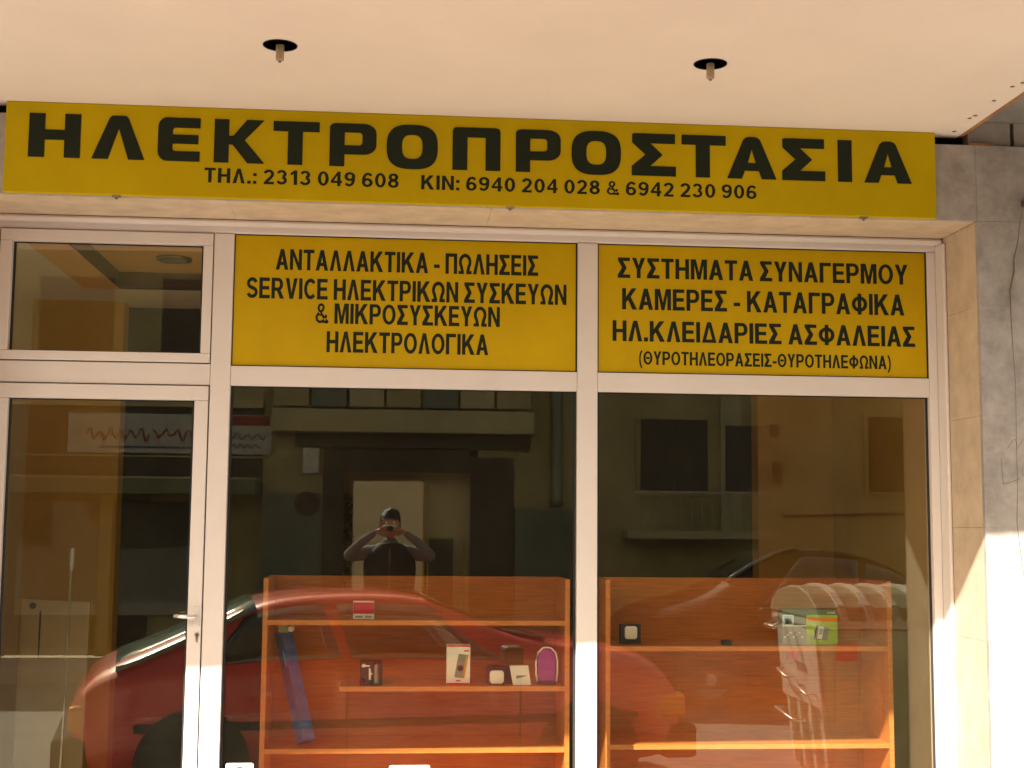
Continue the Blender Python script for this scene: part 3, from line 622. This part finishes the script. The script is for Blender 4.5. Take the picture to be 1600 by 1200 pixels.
# window stickers
def sticker(label, x0, x1, z0, z1, blue):
    t = thing('window_sticker', label, 'sticker', ((x0+x1)/2, .028, z0))
    MB().prism(rrect(x0, x1, z0, z1, .008), .0285, .0297).build('sheet', WHITE, t)
    if blue:
        cx, cz = (x0+x1)/2, z1-.052
        for a0, a1 in ((20, 60), (75, 105), (115, 125), (150, 200), (215, 330)):
            MB().prism(arc(cx, cz, .040, .040, a0, a1, 5) + arc(cx, cz, .020, .020, a1, a0, 5), .0274, .0283).build('emblem', BLUE, t)
    else:
        for i in range(5): bx('print', GREYP, t, x0+.02, x1-.02-.01*(i % 3), .0276, .0283, z1-.03-i*.02, z1-.024-i*.02)
sticker('white sticker with blue round emblem, bottom left corner of the middle display window', -.609, -.504, .55, .717, True)
sticker('plain white rounded sticker, bottom centre of the middle display window', .012, .169, .56, .705, False)

# rod and board behind the door
rod = thing('thin_rod', 'thin upright metal rod with thicker tip standing behind the door glass', 'rod', (-1.20, .16, .02))
MB().tube([(-1.262, .12, .021), (-1.240, .12, .9), (-1.2345, .12, 1.44)], .0042, 8).build('shaft', STEEL, rod)
MB().tube([(-1.2345, .12, 1.441), (-1.2335, .12, 1.462), (-1.2330, .12, 1.525)], [.006, .0085, .0078], 10).build('tip', GREYP, rod)
bd = thing('leaning_board', 'pale wooden board with a round hole, leaning behind the door on the left', 'board', (-1.45, .8, .02))
MB().hexa([(-1.60, .78, .021), (-1.31, .78, .021), (-1.31, .80, .021), (-1.60, .80, .021), (-1.60, .84, 1.29), (-1.31, .84, 1.28), (-1.31, .86, 1.28), (-1.60, .86, 1.29)]).build('board_sheet', mat('pale beech board', (.40, .30, .17), .5, var=.15, scale=5), bd)
MB().lathe((-1.553, .835, 1.262), [(.014, -.001), (.014, .004)], 18, 'y').build('round_hole', BLACK, bd)
MB().box(-1.5205, -1.515, .828, .833, .3, 1.24).build('groove', TRIM, bd)

# ------------------------------------------------------------------ cars
def car(name, label, X0, YC, ZG, paint, flip=False, st=None, windows=None):
    """hatchback car, nose towards +x (or -x when flip)"""
    t = thing(name, label, 'car', (X0, YC, ZG))
    S = -1 if flip else 1
    K = 1.0 if flip else 1.045
    def W(x, y, z): return (X0+S*x*K, YC+y, ZG+z)
    # station: x, bottom z, belt z, roof z, belt half width, roof half width
    st = st or [(-1.92,.30,.56,.60,.62,.55),(-1.88,.24,.68,.75,.74,.66),(-1.74,.20,.80,.87,.80,.70),(-1.48,.18,.84,.97,.82,.66),(-1.15,.16,.86,1.12,.83,.60),(-.86,.16,.87,1.26,.83,.575),(-.62,.16,.87,1.305,.83,.57),(-.2,.16,.87,1.318,.83,.57),(.16,.16,.87,1.305,.83,.57),(.40,.16,.87,1.21,.83,.59),(.72,.16,.87,1.05,.83,.63),(.99,.16,.88,1.01,.83,.72),(1.3,.17,.86,.98,.81,.70),(1.58,.18,.82,.93,.79,.66),(1.78,.20,.73,.82,.75,.60),(1.90,.28,.52,.58,.64,.54)]
    rows = []
    for x, zb, zl, zt, wb, wt in st:
        half = [(0, zb), (wb*.80, zb), (wb*.97, zb+.10), (wb*1.0, (zb+zl)/2), (wb*.985, zl-.06), (wb*.955, zl), (wb*.955-(wb*.955-wt)*.5, zl+(zt-.035-zl)*.5), (wt, zt-.035), (wt*.86, zt-.008), (wt*.45, zt), (0, zt+.003)]
        row = [W(x, y, z) for y, z in half] + [W(x, -y, z) for y, z in half[-2:0:-1]]
        rows.append(row)
    mb = MB(); V = mb.grid(rows, close=True); mb.bm.faces.new(V[0]); mb.bm.faces.new(V[-1])
    body = mb.build('body', paint, t, smooth=True, subsurf=2)
    def sec(x):
        for a, b in zip(st, st[1:]):
            if a[0] <= x <= b[0]:
                k = (x-a[0])/(b[0]-a[0]); return [a[i]+(b[i]-a[i])*k for i in range(6)]
        return list(st[-1])
    def side_pt(x, k, s, out=.006):     # k: 0 belt .. 1 roof rail
        _, zb, zl, zt, wb, wt = sec(x); y = wb*.955 + (wt-wb*.955)*k; z = zl+(zt-.035-zl)*k
        return W(x, s*(y+out), z+out*.3)
    for s in (-1, 1):
        for (xa, xb, xc, xd) in (windows or ((-1.20, -.36, -.46, -.93), (-.30, .66, .22, -.38))):
            n = 8; rr = []
            for j in range(5):
                k = .10+.80*j/4; l = xa+(xd-xa)*j/4; r_ = xb+(xc-xb)*j/4
                rr.append([side_pt(l+(r_-l)*i/n, k, s) for i in range(n+1)])
            m2 = MB(); m2.grid(rr); m2.build('side_window', CARG, t, smooth=True, solid=.006)
    def top_patch(nm, xa, xb, material, wk=.86, out=.008):
        rr = []
        for i in range(7):
            x = xa+(xb-xa)*i/6; _, zb, zl, zt, wb, wt = sec(x)
            rr.append([W(x, y*wt, z+out) for y, z in ((-wk, zt-(.010 if wk < 1 else .050)), (-.45*wk, zt), (0, zt+.002), (.45*wk, zt), (wk, zt-(.010 if wk < 1 else .050)))])
        m2 = MB(); m2.grid(rr); return m2.build(nm, material, t, smooth=True, solid=.006)
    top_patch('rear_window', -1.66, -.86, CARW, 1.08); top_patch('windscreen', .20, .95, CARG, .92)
    for x in (-1.22, 1.18):
        for s in (-1, 1):
            w = MB().lathe(W(x, s*.74, .29), [(.20, -.075), (.285, -.085), (.295, -.05), (.295, .05), (.285, .085), (.20, .075)], 28, 'y').build('wheel', TYRE, t, smooth=True)
            MB().lathe(W(x, s*.83, .29), [(.19, -.012), (.17, .0), (.06, .005*s), (.05, .012)], 20, 'y').build('rim', RIM, w, smooth=True)
            m2 = MB(); m2.prism([(W(x,0,0)[0]+.345*math.cos(R(a)), ZG+.29+.345*math.sin(R(a))) for a in range(-15, 196, 14)], YC+s*.70, YC+s*.836); m2.build('wheel_arch', BLACK, t)
    def bxx(nm, m_, xa, xb, ya, yb, za, zb, **k):
        a, b = W(xa, ya, za), W(xb, yb, zb); return bx(nm, m_, t, min(a[0], b[0]), max(a[0], b[0]), min(a[1], b[1]), max(a[1], b[1]), min(a[2], b[2]), max(a[2], b[2]), **k)
    BUMP = mat('matt grey bumper plastic', (.02, .022, .022), .95, spec=.08)
    bxx('rear_bumper', BUMP, -2.00, -1.80, -.76, .76, .22, .47, bevel=.03); bxx('front_bumper', BUMP, 1.72, 1.94, -.74, .74, .22, .44, bevel=.03)
    for s in (-1, 1):
        bxx('tail_lamp', AMB if not flip else REDL, -1.915, -1.80, s*.48, s*.755, .50, .66, bevel=.03)
        bxx('indicator', AMB, 1.66, 1.85, s*.63, s*.765, .50, .64, bevel=.015)
        bxx('headlamp', CLR, 1.76, 1.87, s*.40, s*.62, .52, .64, bevel=.015)
        bxx('side_strip', TRIM, -1.55, 1.50, s*.828, s*.842, .50, .55, bevel=.006)
        bxx('door_handle', TRIM, -.20, -.06, s*.830, s*.845, .76, .785)
        bxx('wing_mirror', TRIM, .60, .72, s*.82, s*.98, .88, .99, bevel=.02)
        bxx('door_seam', BLACK, -.335, -.329, s*.822, s*.8355, .22, .84); bxx('door_seam', BLACK, .735, .741, s*.822, s*.8355, .22, .84)
    bxx('grille', BLACK, 1.84, 1.872, -.36, .36, .54, .62)
    t.rotation_euler.z = R(-10) if not flip else 0
    MB().tube([W(-.42, .2, 1.30), W(-.36, .2, 1.37)], .004, 6).build('aerial', TRIM, t)
    return t
car('parked_hatchback', 'red hatchback parked at the kerb, mirrored in the display window', -0.05, -4.14, -.12, REDP)
car('parked_saloon', 'black car parked across the street, mirrored in the right display window', 4.3, -8.65, -.12, BLKP, flip=True,
    st=[(-2.1,.30,.60,.64,.66,.58),(-2.04,.24,.76,.84,.78,.70),(-1.8,.20,.90,.98,.84,.72),(-1.35,.18,.94,1.06,.86,.68),(-1.02,.16,.96,1.24,.87,.62),(-.70,.16,.97,1.42,.87,.58),(-.3,.16,.97,1.54,.87,.58),(.1,.16,.97,1.57,.87,.58),(.35,.16,.97,1.54,.87,.58),(.62,.16,.97,1.42,.87,.60),(.92,.16,.96,1.24,.87,.64),(1.2,.16,.95,1.07,.86,.70),(1.5,.17,.92,1.02,.84,.70),(1.8,.18,.84,.94,.80,.66),(1.98,.20,.72,.80,.74,.60),(2.06,.28,.55,.60,.64,.54)])

# ------------------------------------------------------------------ dumpster
bn = thing('dumpster', 'grey green dumpster with ribbed rounded lid on the pavement, mirrored in the glass', 'dumpster', (3.1, -2.72, 0))
bx0, bx1, by0, by1 = 2.44, 3.78, -3.24, -2.24      # top rim
MB().hexa([(bx0+.12, by0+.16, .16), (bx1-.12, by0+.16, .16), (bx1-.12, by1-.10, .16), (bx0+.12, by1-.10, .16), (bx0+.02, by0+.03, 1.06), (bx1-.02, by0+.03, 1.06), (bx1-.02, by1-.03, 1.06), (bx0+.02, by1-.03, 1.06)]).build('body', BING, bn, bevel=.02)
MB().box(bx0, bx1, by0, by0+.04, 1.061, 1.11).box(bx0, bx1, by1-.04, by1, 1.061, 1.11).box(bx0, bx0+.04, by0+.041, by1-.041, 1.061, 1.11).box(bx1-.04, bx1, by0+.041, by1-.041, 1.061, 1.11).build('rim', BINL, bn, bevel=.008)
prof = [(by0-.01, 1.112), (by0+.03, 1.18), (by0+.18, 1.25), (by0+.42, 1.285), (by0+.62, 1.285), (by1-.20, 1.25), (by1-.05, 1.18), (by1+.015, 1.112)]
MB().prism(prof, bx0-.01, bx1+.01, 'x').build('lid', mat('grey green lid', (.19, .24, .15), .5, .1, var=.2, scale=5), bn, bevel=.01)
for i in range(8):
    x = bx0+.12+i*.157; mb = MB(); pr = [(a, b+.014) for a, b in prof]; pr2 = [(a, b-.01) for a, b in prof]
    for j in range(len(prof)-1):
        a0, b0 = pr[j]; a1, b1 = pr[j+1]; c0, d0 = pr2[j]; c1, d1 = pr2[j+1]
        mb.hexa([(x, c0, d0), (x+.04, c0, d0), (x+.04, c1, d1), (x, c1, d1), (x, a0, b0), (x+.04, a0, b0), (x+.04, a1, b1), (x, a1, b1)])
    mb.build('lid_rib', WHITE if i == 99 else BINL, bn)
for i in range(9):
    x = bx0+.10+i*.142
    MB().hexa([(x, by1-.115, .18), (x+.03, by1-.115, .18), (x+.03, by1-.085, .18), (x, by1-.085, .18), (x, by1-.045, 1.05), (x+.03, by1-.045, 1.05), (x+.03, by1-.015, 1.05), (x, by1-.015, 1.05)]).build('body_rib', BING, bn)
MB().tube([(bx0-.01, by0+.22, 1.08), (bx0-.10, by0+.22, 1.03), (bx0-.10, by0+.40, 1.03), (bx0-.01, by0+.40, 1.08)], .014, 8).build('lift_handle', CHROME, bn, smooth=True)
for z, ya, yb in ((.52, .10, .55), (.76, .15, .42), (.70, .55, .82)): MB().tube([(bx0+.05, by0+ya, z), (bx0-.02, by0+ya+.04, z), (bx0-.02, by0+yb-.04, z-.03), (bx0+.05, by0+yb, z-.03)], .009, 8).build('side_bar', CHROME, bn, smooth=True)
for j in range(4):
    y = by0+.16+j*.22
    MB().hexa([(bx0+.085, y, .2), (bx0+.12, y, .2), (bx0+.12, y+.05, .2), (bx0+.085, y+.05, .2), (bx0+.004, y, 1.05), (bx0+.03, y, 1.05), (bx0+.03, y+.05, 1.05), (bx0+.004, y+.05, 1.05)]).build('end_rib', BINL, bn)
MB().hexa([(bx0+.042, by1-.90, .60), (bx0+.05, by1-.90, .60), (bx0+.05, by1-.12, .60), (bx0+.042, by1-.12, .60), (bx0+.005, by1-.90, 1.04), (bx0+.015, by1-.90, 1.04), (bx0+.015, by1-.12, 1.04), (bx0+.005, by1-.12, 1.04)]).build('end_plate', BINL, bn)
for x in (bx0+.22, bx1-.22):
    for y in (by0+.26, by1-.24):
        w = MB().lathe((x, y, .075), [(.06, -.02), (.075, -.018), (.075, .018), (.06, .02)], 20, 'y').build('castor', TYRE, bn, smooth=True)
        MB().box(x-.02, x+.02, y-.03, y+.03, .08, .165).build('castor_fork', STEEL, w)
MB().box(bx0+.10, bx0+.22, by1-.028, by1-.018, .88, .98).build('sticker', RED, bn)

# ------------------------------------------------------------------ photographer
pn = thing('person', 'person in black vest and grey sleeves raising a camera with both hands', 'person', (0.0, -5.66, -.12))
def skin_obj(name, verts, edges, material, root=0, sub=2):
    me = bpy.data.meshes.new(name); off = wloc(pn)
    me.from_pydata([Vector(v[:3])-off for v in verts], edges, []); me.materials.append(material)
    o = bpy.data.objects.new(name, me); COL.objects.link(o); o.parent = pn
    md = o.modifiers.new('skin', 'SKIN'); 
    if not me.skin_vertices: 
        bm = bmesh.new(); bm.from_mesh(me); bm.verts.layers.skin.verify(); bm.to_mesh(me); bm.free()
    for i, v in enumerate(verts):
        r = v[3]; me.skin_vertices[0].data[i].radius = r if isinstance(r, tuple) else (r, r)
        me.skin_vertices[0].data[i].use_root = (i == root)
    md.use_smooth_shade = True
    s = o.modifiers.new('sub', 'SUBSURF'); s.levels = sub; s.render_levels = sub
    return o
Yp = -5.68; G = -.12
body = [(0, Yp, .80, (.155, .115)), (0, Yp, .92, (.15, .11)), (0, Yp+.005, 1.08, (.150, .11)), (0, Yp, 1.26, (.175, .12)), (0, Yp-.01, 1.40, (.165, .10)), (0, Yp, 1.47, (.075, .07)), (0, Yp+.02, 1.54, (.062, .062)),
 (-.10, Yp, .74, .095), (-.12, Yp+.01, .40, .062), (-.12, Yp-.02, .28, .058), (-.13, Yp-.03, -.03, .042), (-.135, Yp+.09, -.075, .035),
 (.10, Yp, .74, .095), (.12, Yp+.01, .40, .062), (.12, Yp-.02, .28, .058), (.13, Yp-.03, -.03, .042), (.135, Yp+.09, -.075, .035)]
be = [(0,1),(1,2),(2,3),(3,4),(4,5),(5,6),(0,7),(7,8),(8,9),(9,10),(10,11),(0,12),(12,13),(13,14),(14,15),(15,16)]
# arms on the same surface
for s in (-1, 1):
    n = len(body)
    body += [(s*.185, Yp-.01, 1.41, .062), (s*.345, Yp+.07, 1.375, .048), (s*.23, Yp+.17, 1.49, .037), (s*.115, Yp+.235, 1.575, .028)]
    be += [(4, n), (n, n+1), (n+1, n+2), (n+2, n+3)]
skin_obj('body', body, be, SLEEVE)
# head
hm = MB()
rows = []
for i in range(13):
    a = -math.pi/2 + math.pi*i/12; rz = .118*math.sin(a); rr = math.cos(a)
    row = []
    for k in range(20):
        b = 2*math.pi*k/20; x = .076*rr*math.cos(b); y = .094*rr*math.sin(b)
        if rz < -.03: x *= .86 + (rz+.118)*1.4*.14/.09; 
        if y > 0 and abs(x) < .02 and -.03 < rz < .01: y += .018
        row.append((x, Yp+.035+y, 1.640+rz))
    rows.append(row)
hm.grid(rows, close=True); hd_ = hm.build('head', SKIN, pn, smooth=True, subsurf=1)
for s in (-1, 1):
    MB().lathe((s*.078, Yp+.03, 1.635), [(.012, -.008), (.028, -.004), (.026, .006), (.012, .010)], 12, 'x').build('ear', SKIN, hd_, smooth=True)
    MB().lathe((s*.031, Yp+.124, 1.652), [(.006, -.004), (.011, 0), (.006, .004)], 10, 'y').build('eye', WHITE, hd_, smooth=True)
MB().box(-.024, .024, Yp+.108, Yp+.119, 1.572, 1.582).build('mouth', mat('lips', (.35, .10, .08), .5), hd_, bevel=.004)
hb = MB(); rows = []
for i in range(8):
    a = R(2)+ (math.pi/2-R(2))*i/7
    row = []
    for k in range(20):
        b = 2*math.pi*k/20; rr = math.cos(a)
        low = -.045 if math.sin(b) < .2 else .022
        jit = random.uniform(-.004, .006) if i < 2 else random.uniform(-.012, .016)
        row.append(((.086+jit)*rr*math.cos(b), Yp+.028+(.102+jit)*rr*math.sin(b), 1.652+.118*math.sin(a)+(low if i == 0 else 0)+jit))
    rows.append(row)
hb.grid(rows, close=True); hb.build('hair', HAIR, pn, smooth=True, subsurf=1)
# vest and trousers
vr = []
for z, w, d in ((.88, .205, .150), (1.0, .200, .150), (1.15, .205, .155), (1.30, .222, .160), (1.40, .205, .145), (1.455, .135, .110), (1.49, .095, .090)):
    vr.append([(w*math.cos(2*math.pi*k/20)*(1 if abs(math.cos(2*math.pi*k/20)) < .8 else .97), Yp+d*math.sin(2*math.pi*k/20), z) for k in range(20)])
mb = MB(); mb.grid(vr, close=True); vest = mb.build('vest', VEST, pn, smooth=True, subsurf=1, solid=.01)
MB().box(-.006, .006, Yp+.150, Yp+.166, .90, 1.44).build('zip', STEEL, vest)
trou = [(0, Yp, .86, (.175, .135)), (0, Yp, .78, (.165, .13)), (-.105, Yp, .70, .105), (-.12, Yp+.01, .40, .078), (-.13, Yp-.03, .00, .060), (.105, Yp, .70, .105), (.12, Yp+.01, .40, .078), (.13, Yp-.03, .00, .060)]
skin_obj('trousers', trou, [(0,1),(1,2),(2,3),(3,4),(1,5),(5,6),(6,7)], JEANS)
for s in (-1, 1):
    MB().hexa([(s*.13-.048, Yp-.10, -.118), (s*.13+.048, Yp-.10, -.118), (s*.14+.045, Yp+.19, -.118), (s*.14-.045, Yp+.19, -.118), (s*.13-.045, Yp-.10, -.03), (s*.13+.045, Yp-.10, -.03), (s*.14+.04, Yp+.18, -.065), (s*.14-.04, Yp+.18, -.065)]).build('shoe', BLACK, pn, bevel=.02, smooth=True)
# hands closed on the camera: palm, four fingers, thumb as one surface each
cz, cy = 1.60, -5.432
for s in (-1, 1):
    P = [(s*.115, cy-.02, 1.575, .027), (s*.088, cy-.012, 1.585, (.026, .018)), (s*.072, cy-.012, 1.590, (.026, .016))]
    Ed = [(0,1),(1,2)]
    for j in range(4):
        zf = 1.612-.019*j; L = (.95, 1.0, .93, .78)[j]; n = len(P)
        P += [(s*.066, cy-.002, zf-.004, .0095), (s*.056, cy+.020, zf+.002, .0088), (s*(.050-.016*L), cy+.0235, zf+.002, .0082), (s*(.050-.030*L), cy+.022, zf, .0075)]
        Ed += [(2, n), (n, n+1), (n+1, n+2), (n+2, n+3)]
    n = len(P); P += [(s*.070, cy-.020, 1.562, .011), (s*.050, cy-.030, 1.556, .010), (s*.030, cy-.030, 1.562, .009)]
    Ed += [(1, n), (n, n+1), (n+1, n+2)]
    skin_obj('hand', P, Ed, SKIN, sub=1)
cm = thing('compact_camera', 'small silver compact camera held up to the face of the person', 'camera', (0, cy, 1.568))
bx('camera_body', mat('silver camera shell', (.45, .45, .46), .3, .6), cm, -.052, .052, cy-.014, cy+.010, 1.568, 1.632, bevel=.006)
MB().lathe((.0, cy+.010, 1.605), [(.024, 0), (.024, .006), (.018, .009), (.016, .010)], 24, 'y').build('lens', BLACK, cm, smooth=False)
MB().box(.028, .044, cy+.0101, cy+.0115, 1.618, 1.627).build('flash', CLR, cm)

# ------------------------------------------------------------------ buildings across the street (seen mirrored)
FY = -11.93
def opp(t, nm, m_, x0, x1, z0, z1, y0=None, d=.05, **k):   # piece on the facade plane, standing d proud
    y = FY if y0 is None else y0
    return bx(nm, m_, t, x0, x1, y, y+d, z0, z1, **k)
ob = thing('corner_apartment_block', 'beige block with a lobby doorway, ledge and drain pipe across the street', 'building', (.2, -13, 0))
# walls around openings
bx('wall', WALLO, ob, -1.60, -.85, -14.5, FY, 0, 4.4); bx('wall', WALLO, ob, 1.32, 2.60, -14.5, FY, 0, 4.4); bx('wall', WALLO, ob, -.849, 1.319, -14.5, FY, 2.60, 4.4)
bx('lobby_wall', WALLP, ob, -.849, 1.319, -12.5, -12.4, 0, 2.599); bx('lobby_side', WALLO, ob, 1.10, 1.318, -12.39, FY-.01, 0, 2.599)
opp(ob, 'door_post', WALLD, -.849, -.585, .0, 2.598, d=.02); opp(ob, 'door_post', WALLD, 1.0, 1.55, .0, 2.50, d=.03)
opp(ob, 'transom_beam', WALLD, -.584, .999, 2.30, 2.598, d=.02)
opp(ob, 'ledge', LEDGE, -1.47, 1.77, 2.78, 3.06, d=.40, bevel=.01); opp(ob, 'ledge_underside', WALLD, -1.2, 1.75, 2.605, 2.779, d=.10)
opp(ob, 'side_panel', WALLB, -1.60, -.87, .0, 2.03, d=.03)
MB().lathe((-1.045, FY+.032, 1.895), [(.155, 0), (.155, .02), (.14, .025)], 28, 'y').build('round_plaque', mat('dark red disc', (.035, .012, .01), .5), ob)
opp(ob, 'meter_box', BINL, -1.10, -.90, 2.27, 2.59, d=.14, bevel=.01)
pw_ = bx('pale_panel', mat('cream panel in lit tone', (.92, .76, .48), .6), ob, -.47, .41, -12.04, -12.0, .0, 2.19)  # pale colour stands in for the light of the open passage
opp(ob, 'door_edge', YELP, .41, .43, .0, 2.19, y0=-12.04, d=.05)
gd = bx('glass_cabinet', WALLD, ob, .49, .80, -12.32, -12.05, .0, 1.47); opp(ob, 'cabinet_trim', GREEN, .485, .80, 1.471, 1.495, y0=-12.32, d=.27); opp(ob, 'cabinet_trim', mat('yellow trim', (.5, .5, .1), .5), .47, .489, .0, 1.49, y0=-12.32, d=.27)
opp(ob, 'cabinet_trim', MATS['yellow trim'], .93, .955, .0, 1.45, y0=-12.2, d=.04)
MB().tube([(2.09, FY+.07, 4.35), (2.09, FY+.07, 2.0), (2.10, FY+.10, 1.9)], .075, 14).build('drain_pipe', mat('pale zinc pipe', (.20, .21, .15), .5, .3), ob, smooth=True)
cbx = opp(ob, 'electric_cabinet', WALLB, 1.56, 2.28, .0, 1.855, d=.22, bevel=.01)
bx('louvre', WALLD, cbx, 1.62, 1.90, FY+.2202, FY+.2215, 1.0, 1.012) if False else None
for i in range(7):
    a = -1.45+i*.46; opp(ob, 'balcony_panel', [WALLO, WALLB, LEDGE][i % 3], a, a+.42, 3.10, 4.0, y0=FY+.30, d=.03)
opp(ob, 'balcony_rail', STEEL, -1.47, 1.77, 4.02, 4.06, y0=FY+.30, d=.04)
# potted plant by the lobby
pl = thing('potted_plant', 'dark leafy potted plant inside the lobby doorway across the street', 'plant', (-.56, -12.1, 0))
MB().lathe((-.56, -12.05, .0), [(.10, 0), (.14, .30), (.15, .32)], 16).build('pot', mat('terracotta', (.35, .14, .07), .8), pl)
lf = MB()
for i in range(260):
    z = random.uniform(.4, 2.05); a = random.uniform(0, 6.28); r = random.uniform(.0, .13)*(1.2-abs(z-1.2)*.5)
    c = Vector((-.56+r*math.cos(a), -12.05+r*math.sin(a), z)); d1 = Vector((random.uniform(-1,1), random.uniform(-1,1), random.uniform(-.6,.8))).normalized()*.05; d2 = d1.cross(Vector((random.random(), random.random(), 1))).normalized()*.018
    lf.quad(c-d1, c+d2, c+d1, c-d2)
lf.build('foliage', LEAF, pl); MB().tube([(-.56, -12.05, .3), (-.55, -12.05, 1.9)], [.012, .005], 6).build('stem', BRWOOD, pl)

ls = thing('old_shop_row', 'low dark shop with a long banner and awning across the street', 'building', (-6, -13, 0))
bx('wall', WALLO, ls, -14.0, -4.952, -14.5, -12.2, 0, 3.5)
bx('wall', WALLO, ls, -4.95, -1.602, -14.5, -12.2, 0, 5.7)  # unseen height shaped to keep sky out of the top window's reflection
opp(ls, 'upper_wall', WALLO, -14.0, -4.953, 3.18, 3.5, y0=-12.199, d=.26); opp(ls, 'upper_wall', WALLO, -4.951, -1.603, 3.18, 5.7, y0=-12.199, d=.26)
opp(ls, 'light_band', LEDGE, -14.0, -1.61, 3.08, 3.1795, y0=-12.199, d=.34)
opp(ls, 'fascia', WALLD, -14.0, -1.605, 2.19, 3.079, y0=-12.199, d=.28)
opp(ls, 'awning_edge', LEDGE, -14.0, -1.62, 2.165, 2.189, y0=-12.199, d=1.0); opp(ls, 'awning', mat('faded green awning', (.13, .15, .09), .8, var=.2, scale=3), -14.0, -1.62, 1.99, 2.164, y0=-12.199, d=.99)
opp(ls, 'sign_rail', LEDGE, -14.0, -1.60, 2.455, 2.475, y0=-11.918, d=.03)
opp(ls, 'shop_opening_shade', WALLD, -14.0, -3.0, .1, 1.985, y0=-12.199, d=.04)  # dark sheet stands in for the shade of the deep shop opening
for i in range(10): opp(ls, 'shopfront_post', WALLB if i % 2 else WALLO, -13.6+i*1.25, -13.45+i*1.25, 0, 1.985, y0=-12.15, d=.08)
for i in range(6): opp(ls, 'shop_window', CARG, -9.6+i*1.25, -8.6+i*1.25, .5, 1.9, y0=-12.155, d=.02)
for a_ in (-4.4, -2.9): opp(ls, 'window', WALLD, a_, a_+.9, 3.7, 4.7, y0=-11.938, d=.02)
bn2 = thing('shop_banner', 'white banner with red script and blue lines on the shop across the street', 'banner', (-2.72, -11.86, 2.5))
bx('banner_sheet', mat('dusty banner sheet', (.40, .40, .36), .8, var=.2, scale=4), bn2, -3.98, -1.50, -11.875, -11.865, 2.50, 2.99)
mat('ink red', (.22, .03, .02), .7); mat('ink blue', (.04, .06, .14), .7)
def squig(x, z, w, h, n, m_, r=.014, ph=0):
    MB().tube([(x+w*i/(n*6), -11.862, z+h*.5*math.sin(i*1.05+ph)*random.uniform(.2, 1.1)) for i in range(n*6+1)], r, 6).build('script_stroke', m_, bn2)
squig(-3.75, 2.73, .75, .20, 6, MATS['ink red'], .012); squig(-2.95, 2.74, .70, .20, 5, MATS['ink red'], .012, 1)
bx('blue_line', MATS['ink blue'], bn2, -3.6, -2.4, -11.8645, -11.8625, 2.56, 2.585)
bx('red_bar', mat('faded red print', (.22, .03, .02), .7), bn2, -2.1, -1.52, -11.8645, -11.8625, 2.86, 2.98); squig(-2.08, 2.72, .5, .10, 4, MATS['ink blue'], .010); squig(-2.08, 2.60, .45, .08, 5, MATS['ink blue'], .009)

rh = thing('old_house', 'old beige house with dark shuttered windows and a railing across the street', 'building', (7, -13, 0))
RW = mat('weathered ochre grey render', (.34, .29, .14), .9, var=.35, scale=1.6, bump=.2, bscale=15)
bx('wall', RW, rh, 2.602, 14.0, -14.5, FY, 0, 5.6)
for (a, b, c, d, mtx) in ((3.18, 4.05, 2.10, 3.02, WALLD), (6.18, 6.72, 2.13, 3.09, mat('brown shutters', (.035, .02, .012), .7))):
    w = opp(rh, 'window', RW, a-.06, b+.06, c-.06, d+.06, d=.04); bx('shutter', mtx, w, a, (a+b)/2-.006, FY+.0405, FY+.06, c, d); bx('shutter', mtx, w, (a+b)/2+.006, b, FY+.0405, FY+.06, c, d)
opp(rh, 'pilaster', LEDGE, 4.22, 4.50, 1.6, 3.3, d=.06); opp(rh, 'doorway', WALLD, 4.28, 4.70, 2.1, 2.95, d=.075)
for i in range(14): opp(rh, 'railing_bar', STEEL, 2.95+i*.13, 2.965+i*.13, 1.60, 2.06, y0=FY+.5, d=.015)
opp(rh, 'railing_top', STEEL, 2.93, 4.72, 2.061, 2.09, y0=FY+.48, d=.05); opp(rh, 'balcony_slab', LEDGE, 2.93, 4.72, 1.50, 1.599, d=.55)
MB().tube([(5.02, FY+.10, 1.795), (6.63, FY+.10, 1.84)], .018, 8).build('awning_rod', TRIM, rh)
for x, z in ((4.93, 2.90), (4.96, 2.42), (4.97, 2.30)): opp(rh, 'meter_box', WALLD, x-.05, x+.05, z-.07, z+.07, d=.08)
# bay further left/right so that the street does not end abruptly
e1 = thing('far_left_house', 'plain beige house closing the street on the far left, across the road', 'building', (-24, -13, 0)); bx('wall', WALLO, e1, -34, -14.05, -16, FY, 0, 5.5)
for i in range(6): bx('window', CARG, e1, -32+i*3, -30.8+i*3, FY, FY+.02, 3.0, 4.2)
e2 = thing('far_right_house', 'plain grey house closing the street on the far right, across the road', 'building', (24, -13, 0)); bx('wall', RW, e2, 14.05, 34, -16, FY, 0, 5.5)
for i in range(6): bx('window', CARG, e2, 15+i*3, 16.2+i*3, FY, FY+.02, 3.0, 4.2)
